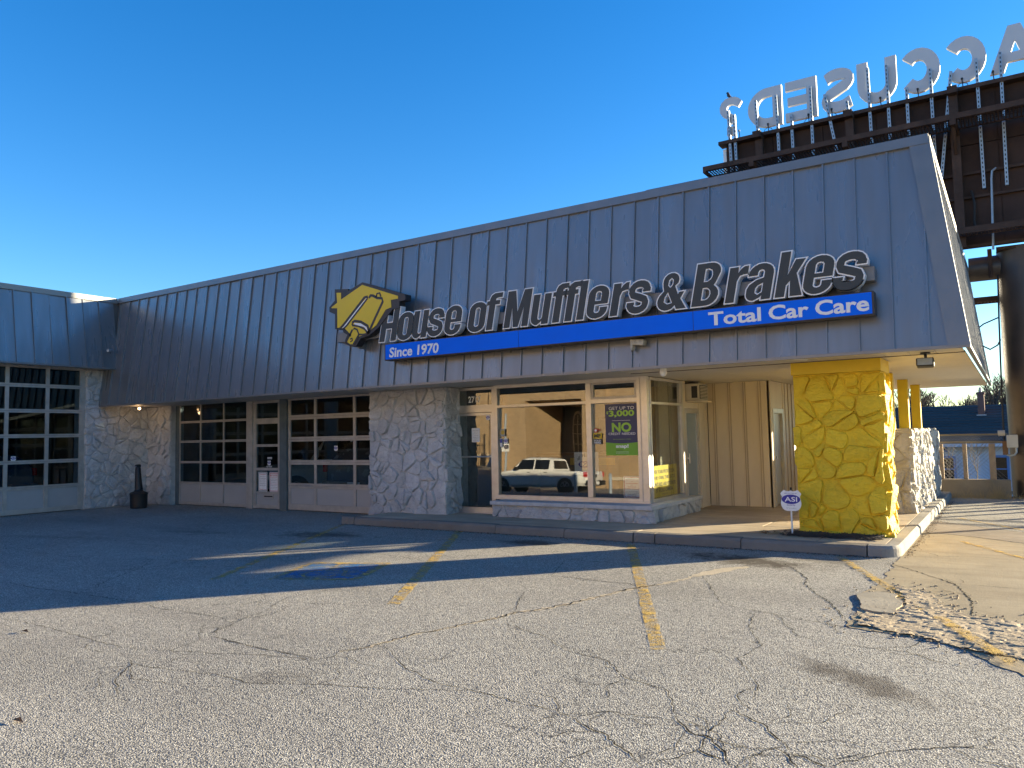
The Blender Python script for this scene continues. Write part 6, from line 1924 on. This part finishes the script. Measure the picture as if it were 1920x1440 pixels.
def bird():
    t = wthing('bird', 'small dark bird perched on top of the billboard question mark', 'bird', (-5.93, 20.1, 10.49))
    mb = MB()
    pts = [(-5.86, 20.1, 10.50), (-5.90, 20.1, 10.54), (-5.935, 20.1, 10.585), (-5.945, 20.1, 10.63), (-5.955, 20.1, 10.66), (-5.975, 20.1, 10.665), (-6.0, 20.1, 10.658)]
    mb.tube(pts, [.01, .03, .045, .035, .03, .018, .004], M['feather'], 8)
    mb.tube([(-5.87, 20.1, 10.53), (-5.80, 20.1, 10.47)], [.018, .008], M['feather'], 5)
    mb.tube([(-5.93, 20.09, 10.55), (-5.93, 20.09, 10.49)], .004, M['feather'], 4); mb.tube([(-5.93, 20.115, 10.55), (-5.93, 20.115, 10.49)], .004, M['feather'], 4)
    mb.build('body', t, smooth=60)
bird()

# ================================================================ BEHIND THE LOT ON THE RIGHT
def low_wall_fence():
    w = wthing('low_wall', 'low tan concrete wall at the back of the lot', 'wall', (2, 20.3, 0))
    for xa, xb in ((-4.6, -2.45), (-2.44, -.12), (.97, 3.4), (3.41, 5.8)):
        mb = MB(); mb.box(xa, 20.24, -.2, xb, 20.46, .40, M['low_wall'], bev=.012); mb.build('segment', w)
    f = wthing('fence', 'chain link fence on wooden posts standing on the low tan wall', 'fence', (2, 20.3, .4))
    for x in (-1.98, -1.44, -.97, -.44, 1.2, 1.8, 2.3, 3.0, 4, 5):
        wd = .042 if abs(x + .44) > .05 else .062
        mb = MB(); mb.box(x - wd, 20.30, .40, x + wd, 20.40, 1.20, M['fence_wood'], bev=.005); mb.build('post', f)
    for z in (1.235, 1.405):
        mb = MB(); mb.tube([(-2.5, 20.34, z), (-.13, 20.34, z)], .022, M['rail'], 8); mb.build('rail', f)
        mb = MB(); mb.tube([(.97, 20.34, z), (5.5, 20.34, z)], .022, M['rail'], 8); mb.build('rail', f)
    mb = MB()
    s = .085; x = -2.5
    while x < -.9:
        for sg in (1, -1):
            x0, x1 = (x, x + .82) if sg > 0 else (x + .82, x)
            mb.tube([(x0, 20.28 + .003 * sg, .41), (x1, 20.28 + .003 * sg, 1.23)], .0035, M['wire'], 3, False)
        x += s
    x = -2.5
    while x < -.3:
        for sg in (1, -1):
            x0, x1 = (x, x + .16) if sg > 0 else (x + .16, x)
            mb.tube([(x0, 20.30, 1.25), (x1, 20.30, 1.40)], .003, M['wire'], 3, False)
        x += .06
    stuff(mb.build('wire_mesh', f))
low_wall_fence()

def grass_tufts():
    rg = random.Random(2)
    mb = MB()
    for _ in range(420):
        x, y = rg.uniform(-1.5, .1), rg.uniform(19.85, 20.2)
        h = abs(rg.gauss(0, .10)) + .02
        if rg.random() < .22:
            x, h = rg.gauss(-.35, .07), rg.uniform(.1, .38)
        a = rg.uniform(0, 6.28); l = rg.uniform(0, .7) * h
        mb.add([(x - .004, y, 0), (x + .004, y, 0), (x + l * math.cos(a), y + l * math.sin(a), h)], [(0, 1, 2)], M['dry_grass'])
    o = stuff(mb.build('dry_grass')); o['label'] = 'dry straw coloured grass along the foot of the low tan wall'
grass_tufts()

def house():
    t = wthing('house', 'pale blue house with dark shingle roof and brick chimney beyond the fence', 'house', (-1.5, 42, -1.25))
    X0, X1, Y0, Z0, ZE, ZR = -9, 6.5, 40.0, -1.3, .86, 2.62
    mb = MB(); mb.box(X0, Y0 + .02, Z0, X1, 48.8, ZE, M['siding']); mb.build('wall', t)
    c = holder('cladding', t)
    z = Z0
    while z < ZE - .05:
        mb = MB(); mb.add([(-5.5, Y0, z), (X1, Y0, z), (X1, Y0 + .018, z + .15), (-5.5, Y0 + .018, z + .15), (-5.5, Y0 + .02, z), (X1, Y0 + .02, z)], [(0, 1, 2, 3), (0, 4, 5, 1)], M['siding']); mb.build('siding_board', c); z += .15
    r = holder('roof', t)
    yr = 44.4
    n = 14
    for i in range(n):
        f0, f1 = i / n, (i + 1) / n
        a = Vector((0, Y0 - .5 + (yr - Y0 + .5) * f0, ZE - .05 + (ZR - ZE + .05) * f0)); b = Vector((0, Y0 - .5 + (yr - Y0 + .5) * f1, ZE - .05 + (ZR - ZE + .05) * f1))
        mb = MB(); mb.add([(X0 - .3, a.y, a.z + .03), (X1 + .3, a.y, a.z + .03), (X1 + .3, b.y, b.z + .005), (X0 - .3, b.y, b.z + .005), (X0 - .3, a.y, a.z), (X1 + .3, a.y, a.z)], [(0, 1, 2, 3), (4, 5, 1, 0)], M['shingle']); mb.build('shingle_course', r)
    mb = MB(); mb.add([(X0 - .3, yr, ZR), (X1 + .3, yr, ZR), (X1 + .3, 49.2, ZE - .05), (X0 - .3, 49.2, ZE - .05)], [(0, 1, 2, 3)], M['shingle']); mb.build('roof_slope', r)
    mb = MB(); mb.box(X0 - .3, Y0 - .52, ZE - .17, X1 + .3, Y0 - .45, ZE - .03, M['siding']); mb.build('gutter', t)
    ch = holder('chimney', t)
    mb = MB(); mb.box(-1.40, 43.0, 1.9, -1.12, 43.5, 3.22, M['chim']); mb.build('stack', ch)
    mb = MB(); mb.box(-1.44, 42.96, 3.1, -1.08, 43.54, 3.20, M['chim']); mb.build('crown_course', ch)
    mb = MB(); mb.tube([(-1.26, 43.25, 3.22), (-1.26, 43.25, 3.45)], .06, M['elec'], 8); mb.build('flue', ch)
    mb = MB(); mb.box(-1.46, 42.93, 2.02, -1.06, 42.99, 2.14, M['galv']); mb.build('flashing', ch)
    for a, b, za, zb in ((-2.86, -2.36, -.80, .17), (-.82, -.34, -.80, .20), (-4.4, -3.9, -.8, .17), (1.2, 1.8, -.8, .2), (-2.9, -2.66, .55, .80)):
        mb = MB()
        mb.box(a - .09, Y0 - .05, za - .1, a, Y0 - .005, zb + .1, M['blue_trim']); mb.box(b, Y0 - .05, za - .1, b + .09, Y0 - .005, zb + .1, M['blue_trim']); mb.box(a, Y0 - .05, zb, b, Y0 - .005, zb + .1, M['blue_trim']); mb.box(a, Y0 - .05, za - .1, b, Y0 - .005, za, M['blue_trim'])
        mb.box(a, Y0 - .035, (za + zb) / 2 - .025, b, Y0 - .006, (za + zb) / 2 + .025, M['blue_trim'])
        w = mb.build('window', t)
        mb = MB(); mb.box(a, Y0 - .02, za, b, Y0 - .012, zb, M['car_glass']); mb.build('pane', w)
house()

def tree(name, label, base, h, seed, spread=.55, r0=.16, depth=5, nb=3, group=None):
    t = wthing(name, label, 'tree', base, group)
    rg = random.Random(seed)
    tr, cr = MB(), MB()
    def grow(p, d, L, r, k, mb):
        n = 3
        pts, rs = [p], [r]
        q = p.copy(); dd = d.copy()
        for i in range(n):
            dd = (dd + Vector((rg.gauss(0, .12), rg.gauss(0, .12), .05))).normalized()
            q = q + dd * (L / n); pts.append(q.copy()); rs.append(r * (1 - .35 * (i + 1) / n))
        mb.tube(pts, rs, M['bark'], 6 if k > 3 else 3, False)
        if k <= 0:
            return
        for _ in range(nb if k < depth else nb + 1):
            f = rg.uniform(.45, 1.0) if k < depth else rg.uniform(.6, 1)
            s = pts[min(n, max(1, int(round(f * n))))]
            a = rg.uniform(0, 6.283); e = rg.uniform(.35, 1.0) * spread * 1.5
            side = Vector((math.cos(a), math.sin(a), 0))
            nd = (dd * math.cos(e) + side * math.sin(e) + Vector((0, 0, .12))).normalized()
            grow(s, nd, L * rg.uniform(.55, .78), r * .55, k - 1, cr)
        if k < depth:
            grow(q, dd, L * .65, r * .6, k - 1, cr)
    grow(Vector(base), Vector((0, 0, 1)), h * .36, r0, depth, tr)
    tr.build('trunk', t); cr.build('crown', t)
for i, (x, y, h, sd) in enumerate(((-10.5, 75, 6.7, 5), (-7.2, 72, 6.1, 6), (-5.0, 78, 5.4, 7), (-2.9, 74, 6.2, 8), (-1.3, 70, 6.0, 9), (0.4, 75, 6.4, 10), (2.5, 72, 6.0, 12))):
    tree('bare_tree', ('bare winter tree partly behind the first yellow post', 'bare winter tree showing just right of the yellow posts', 'low thin bare tree left of the chimney above the dark roof', 'bare rounded tree directly left of the brick chimney',
         'bare tree rising behind the brick chimney', 'bare tree right of the chimney beside the thick pole', 'bare tree behind the thick billboard pole')[i], (x, y, -1.25), h + 1.3, sd, .62, .30, 5, 3, 'bare trees beyond the house roof')
for i, (x, y, h, sd) in enumerate(((-1.5, 22.0, 1.9, 20), (-.85, 22.4, 1.9, 21))):
    tree('bare_shrub', ('twiggy bare shrub behind the fence at its left end', 'twiggy bare shrub behind the fence near its middle post')[i], (x, y, -.25), h, sd, .5, .018, 3, 2, 'bare shrubs behind the fence')

# ================================================================ ACROSS THE STREET (seen in the shop glass)
SZ = -0.35
def vehicle(t, pickup, paint, L=5.25, W=1.86):
    """nose towards -X, middle at the origin, wheels on z = 0"""
    P = M[paint]
    sx = lambda f: -L / 2 + f * L
    if pickup:
        st = [(0.0, .50, .86, None), (.015, .42, 1.00, None), (.10, .36, 1.08, None), (.235, .34, 1.14, None), (.245, .34, 1.15, 1.16), (.335, .33, 1.16, 1.70), (.40, .33, 1.16, 1.78), (.60, .33, 1.16, 1.78), (.655, .33, 1.16, 1.72), (.675, .34, 1.16, 1.18), (.68, .36, 1.12, None), (.99, .42, 1.12, None), (1.0, .55, 1.10, None)]
    else:
        st = [(0.0, .48, .72, None), (.02, .36, .86, None), (.20, .28, .98, None), (.25, .28, 1.0, 1.01), (.36, .28, 1.02, 1.56), (.48, .28, 1.03, 1.66), (.80, .28, 1.05, 1.64), (.93, .30, 1.06, 1.30), (.985, .34, 1.06, 1.07), (1.0, .50, 1.02, None)]
    hw = W / 2
    mb = MB(); rings = []
    for f, zb, zbelt, zr in st:
        x = sx(f)
        end = .86 if f in (0.0, 1.0) else (.96 if f < .03 or f > .97 else 1)
        b = hw * end
        if zr is None:
            zr = zbelt + .001; rwid = b * .90
        else:
            rwid = b * (.90 - .20 * min(1, (zr - zbelt) / .6))
        ring = [(-b * .86, zb), (-b, zb + .14), (-b * 1.0, (zb + zbelt) / 2), (-b * .97, zbelt - .02), (-b * .93, zbelt), (-rwid, zr - .05 if zr - zbelt > .1 else zr), (-rwid * .80, zr), (rwid * .80, zr), (rwid, zr - .05 if zr - zbelt > .1 else zr), (b * .93, zbelt), (b * .97, zbelt - .02), (b, (zb + zbelt) / 2), (b, zb + .14), (b * .86, zb)]
        rings.append([(x, y, z) for y, z in ring])
    n = 14
    vs = [v for r in rings for v in r]
    fs = []
    for i in range(len(rings) - 1):
        for k in range(n):
            fs.append((i * n + k, i * n + (k + 1) % n, (i + 1) * n + (k + 1) % n, (i + 1) * n + k))
    fs += [tuple(reversed(range(n))), tuple((len(rings) - 1) * n + k for k in range(n))]
    mb.add(vs, fs, P)
    mb.build('body', t, smooth=35)
    belt, top = (1.19, 1.66) if pickup else (1.07, 1.55)
    fwd = (.285, .475, .49, .635) if pickup else (.30, .52, .535, .86)
    for s in (-1, 1):
        for k, (a, b) in enumerate(((fwd[0], fwd[1]), (fwd[2], fwd[3]))):
            a2 = a + (.055 if k == 0 else 0); b2 = b - (0 if (pickup or k == 0) else .10)
            def Pt(f, z):
                g = (z - (1.16 if pickup else 1.03)) / .6
                return (sx(f), s * (hw * (.93 - .22 * max(0, g)) + .012), z)
            q = [Pt(a, belt), Pt(b, belt), Pt(b2, top - (.0)), Pt(a2, top)]
            m2 = MB(); m2.add(q, [(0, 1, 2, 3) if s < 0 else (3, 2, 1, 0)], M['car_glass']); m2.build('side_window', t)
        for f in ((.165, .80) if True else ()):
            wx = sx(f); R_ = .385 if pickup else .33
            wr = MB()
            prof = [(-.13, R_ * .86), (-.12, R_), (.10, R_), (.12, R_ * .9), (.12, R_ * .62)]
            wr.tube([(wx, s * (hw - .12 + d), R_) for d, r in prof] if s > 0 else [(wx, s * (hw - .12 + d), R_) for d, r in prof], [r for d, r in prof], M['tyre'], 24, True)
            w = wr.build('wheel', t, smooth=40)
            rm = MB()
            rm.tube([(wx, s * (hw + .001), R_), (wx, s * (hw + .012), R_)], R_ * .62, M['rim'], 20)
            for k in range(6):
                a = k * PI / 3
                rm.tube([(wx + .06 * math.cos(a), s * (hw + .02), R_ + .06 * math.sin(a)), (wx + R_ * .56 * math.cos(a), s * (hw + .02), R_ + R_ * .56 * math.sin(a))], .03, M['rim'], 5)
                a += PI / 6
                rm.tube([(wx + R_ * .38 * math.cos(a), s * (hw + .013), R_ + R_ * .38 * math.sin(a)), (wx + R_ * .38 * math.cos(a), s * (hw + .016), R_ + R_ * .38 * math.sin(a))], .06, M['tyre'], 8)
            rm.build('rim', w, smooth=40)
            fl = MB()
            fl.prism([(wx + (R_ + .10) * math.cos(R(a)), R_ + (R_ + .10) * math.sin(R(a))) for a in range(0, 181, 12)] + [(wx + (R_ + .03) * math.cos(R(a)), R_ + (R_ + .03) * math.sin(R(a))) for a in range(180, -1, -12)], [], P, P, -.02, .08, (lambda u, v, d, s=s: (u, s * (hw - d), v)))
            fl.prism([(wx + (R_ + .03) * math.cos(R(a)), R_ + (R_ + .03) * math.sin(R(a))) for a in range(0, 360, 15)], [], M['black'], M['black'], -.003, .05, (lambda u, v, d, s=s: (u, s * (hw - d), v)))
            fl.build('wheel_arch', t)
        hd = MB()
        for f in ((.42, .59) if pickup else (.45, .78)):
            hd.box(sx(f), s * hw * .995 - .02, belt - .16, sx(f) + .17, s * hw * .995 + .02, belt - .13, M['black'])
        hd.build('handle', t)
        lm = MB(); lm.box(L / 2 - .16, s * hw * .94 - .06, .86, L / 2 + .012, s * hw * .94 + .035, 1.10 if pickup else 1.04, M['tail_red'], bev=.012); lm.build('tail_lamp', t)
        lm = MB(); lm.box(-L / 2 - .01, s * hw * .72 - .16, .72, -L / 2 + .25, s * hw * .72 + .14, .90, M['galv'], bev=.02); lm.build('headlight', t)
        mr = MB(); mr.box(sx(.30), s * (hw + .02), 1.16, sx(.30) + .12, s * (hw + .2), 1.32, M['black'], bev=.02); mr.build('mirror', t)
    bm = MB(); bm.box(L / 2 - .1, -hw * .95, .46, L / 2 + .12, hw * .95, .68, M['black'] if pickup else P, bev=.03); bm.build('bumper', t)
    bm = MB(); bm.box(L / 2 + .121, -.16, .50, L / 2 + .127, .16, .64, M['paper']); bm.build('number_plate', t)
    bm = MB(); bm.box(-L / 2 - .06, -hw * .93, .40, -L / 2 + .12, hw * .93, .62, P, bev=.03); bm.build('bumper', t)
    if pickup:
        m2 = MB(); m2.box(sx(.685), -hw * .84, 1.122, sx(.985), hw * .84, 1.127, M['black']); m2.build('cargo_bed', t)
        m2 = MB(); m2.add([(sx(.672) + .012, -hw * .72, 1.22), (sx(.672) + .012, hw * .72, 1.22), (sx(.658) + .012, hw * .62, 1.62), (sx(.658) + .012, -hw * .62, 1.62)], [(0, 1, 2, 3)], M['car_glass']); m2.build('rear_window', t)
        m2 = MB(); m2.box(L / 2 + .002, -.16, .84, L / 2 + .012, .16, 1.0, M['black'], bev=.004); m2.build('tailgate_handle', t)
        m2 = MB()
        for i in range(3):
            m2.box(-L / 2 - .005, -hw * .5, .70 + i * .06, -L / 2 + .02, hw * .5, .73 + i * .06, M['galv'])
        m2.build('grille', t)
    else:
        m2 = MB(); m2.add([(sx(.945), -hw * .76, 1.16), (sx(.945), hw * .76, 1.16), (sx(.875), hw * .66, 1.52), (sx(.875), -hw * .66, 1.52)], [(0, 1, 2, 3)], M['car_glass']); m2.build('rear_window', t)
    m2 = MB()
    a, b = (.25, .33) if pickup else (.265, .355)
    m2.add([(sx(a) - .02, -hw * .82, belt), (sx(a) - .02, hw * .82, belt), (sx(b) - .02, hw * .68, top), (sx(b) - .02, -hw * .68, top)], [(3, 2, 1, 0)], M['car_glass']); m2.build('windscreen', t)

t = thing('pickup_truck', 'white crew cab pickup truck parked across the lot and mirrored in the shop window', 'pickup truck', (-19.75, -9.1, SZ))
vehicle(t, True, 'truck_white', 5.6)
t = thing('parked_car', 'white hatchback seen through the left garage door', 'car', (-15.6, 15.2, .012), 'cars inside the service bays', R(65))
vehicle(t, False, 'truck_white', 4.3, 1.75)
t = thing('parked_car', 'dark grey car seen through the right garage door beside the stone pier', 'car', (-12.6, 14.6, .012), 'cars inside the service bays', R(-80))
vehicle(t, False, 'car_grey', 4.4, 1.78)
t = thing('parked_car', 'dark car behind the tall garage door at the far left', 'car', (-22.2, 8.3, .012), 'cars inside the service bays', R(10))
vehicle(t, False, 'car_grey', 4.4, 1.78)

def church():
    t = wthing('brick_church', 'tall tan brick church across the street, mirrored in the shop glass', 'church', (-25, -20, SZ))
    Y = -19.2
    bk, tr = M['tan_brick'], M['stone_trim']
    mb = MB()
    mb.box(-75, Y - 12, SZ - .2, -27.2, Y, 12.0, bk)
    mb.box(-27.2, Y - 12, SZ - .2, -23.0, Y - 5, 12.0, bk)          # porch between the two fronts, made deep to hold shade
    mb.box(-27.2, Y - 4.99, 5.3, -23.0, Y - .01, 12.0, bk)
    mb.box(-23.0, Y - 12, SZ - .2, -9, Y, 12.0, bk)
    mb.box(-9, Y - 12, SZ - .2, 14, Y - 3, 6.0, bk)
    mb.build('wall', t)
    for x in (-29.4, -32.4, -36.5, -40.5, -45, -50, -21.6, -12.5):
        mb = MB(); mb.box(x - .45, Y - .01, SZ, x + .45, Y + .35, 8.6, bk); mb.box(x - .5, Y - .005, 8.6, x + .5, Y + .4, 8.8, tr); mb.build('buttress', t)
    for a, b in ((-75, -27.2), (-23.0, -9)):
        for z in (SZ + .5, 9.6):
            mb = MB(); mb.box(a, Y - .005, z, b, Y + .08, z + .22, tr); mb.build('stone_band', t)
    mb = MB(); mb.box(-27.15, Y - 4.95, SZ, -23.05, Y - 4.9, 1.15, M['ink']); mb.box(-27.15, Y - 4.97, 1.16, -23.05, Y - 4.951, 5.2, M['ink']); mb.build('porch_shade_sheet', t)  # dark sheets over the porch back, shade put into the colour
    def arch(cx, z0, z1, w, y):
        o = [(cx - w / 2, z0), (cx + w / 2, z0)] + [(cx + w / 2 * math.cos(R(a)), z1 - w * .9 + w * .9 * math.sin(R(a))) for a in range(0, 181, 15)]
        big = [(cx + (x - cx) * 1.25, z0 - .15 + (z - z0 + .15) * 1.04 + .05) for x, z in o]
        ff = lambda u, v, d: (u, y + .06 - d, v)      # faces the lot (+Y)
        mb = MB(); mb.prism(big, [o[::-1]], tr, tr, 0, .1, ff); w_ = mb.build('window', t)
        mb = MB(); mb.prism(o, [], M['car_glass'], M['car_glass'], .04, .06, ff); mb.build('pane', w_)
        mb = MB()
        for i in range(1, 5):
            z = z0 + (z1 - z0) * i / 5.2; mb.box(cx - w / 2, y, z, cx + w / 2, y + .05, z + .06, tr)
        mb.box(cx - .03, y, z0, cx + .03, y + .052, z1 - .1, tr)
        mb.build('glazing_bar', w_)
    for x in (-25.9, -24.3):
        arch(x, 1.2, 4.7, .55, Y - 4.88)
    for x in (-34.5, -38.5, -42.8, -47.5):
        arch(x, 2.2, 6.4, .7, Y)
    mb = MB(); mb.box(-20.6, Y - .004, 6.2, -19.4, Y + .05, 7.2, tr); mb.box(-20.4, Y + .051, 6.3, -19.6, Y + .06, 7.1, M['stone_trim']); mb.build('vent', t)
church()

def street_side():
    # black iron fence and a letter board sign in front of the church
    f = wthing('iron_fence', 'black iron fence along the far pavement, mirrored in the entrance glass', 'fence', (-38, -14.5, SZ))
    mb = MB()
    for z in (.15, 1.35):
        mb.box(-48, -14.53, SZ + z, -27.2, -14.49, SZ + z + .04, M['black'])
    mb.build('rail', f)
    mb = MB(); x = -48
    while x < -27.2:
        mb.box(x, -14.52, SZ, x + .02, -14.5, SZ + 1.5, M['black']); x += .14
    stuff(mb.build('bars', f))
    s = wthing('letter_board', 'white letter board sign on the far pavement mirrored in the entrance glass', 'sign', (-32.5, -13.6, SZ))
    mb = MB(); mb.box(-33.7, -13.7, SZ + .9, -31.2, -13.5, SZ + 2.8, M['paper'], bev=.02); mb.build('board', s)
    for x in (-33.6, -31.4):
        mb = MB(); mb.box(x, -13.66, SZ, x + .1, -13.54, SZ + .9, M['black']); mb.build('post', s)
    mb = MB()
    rg = random.Random(3)
    for i in range(5):
        x = -31.4
        while x > -33.4:
            w = rg.uniform(.1, .35); mb.box(x - w, -13.499, SZ + 2.5 - i * .33, x, -13.495, SZ + 2.68 - i * .33, M['ink']); x -= w + .1
    mb.build('lettering', s)
    for i, (x, l) in enumerate(((-15.6, 'grey bollard at the street edge nearer the corner post'), (-17.4, 'grey bollard at the street edge nearer the truck'))):
        mb = MB(); mb.tube([(x, -8.0, SZ), (x, -8.0, SZ + 1.0), (x, -8.0, SZ + 1.05)], [.08, .08, .04], M['galv'], 10)
        tag(mb.build('bollard'), l, 'bollard', 'bollards by the street')
    mb = MB(); mb.tube([(-23.2, -10.8, SZ), (-23.2, -10.8, SZ + 4.2)], .06, M['galv'], 8); o = mb.build('sign_post'); tag(o, 'thin grey street post with a small white plate behind the mirrored truck', 'post')
    mb = MB(); mb.box(-23.45, -10.73, SZ + 2.1, -22.95, -10.70, SZ + 2.8, M['paper']); mb.build('plate', o)
street_side()

def roof_blocker():  # added box, hidden behind the fascia, that casts shade on the left wing
    t = wthing('roof_shade_box', 'plain grey unseen box on the roof, added to shade the left wing', 'shade block', (-7.5, 21.2, 4.98))
    mb = MB(); mb.box(-8.5, 20.5, 4.981, -5.2, 21.8, 8.5, M['fascia_cap'], bev=.02); mb.build('wall', t)
    mb = MB(); mb.box(-8.55, 20.45, 8.501, -5.15, 21.85, 8.6, M['fascia_cap'], bev=.02); mb.build('lid', t)
roof_blocker()

def side_board():
    """board on posts beside the yard, added out of view to cut the low sun under the porch"""
    t = wthing('shade_board', 'plain unseen board on two thin posts, added to shade part of the lot', 'sign', (3, 19.45, 0))
    mb = MB(); mb.box(2.96, 18.2, 3.02, 3.04, 20.7, 3.8, M['low_wall'], bev=.01); mb.build('board', t)
    for y in (17.9, 21.05):
        mb = MB(); mb.box(2.95, y - .04, -.05, 3.05, y + .04, 3.8, M['bb_steel']); mb.build('post', t)
    for z in (3.1, 3.7):
        mb = MB(); mb.box(3.042, 17.94, z, 3.08, 21.01, z + .05, M['bb_steel']); mb.build('rail', t)
side_board()
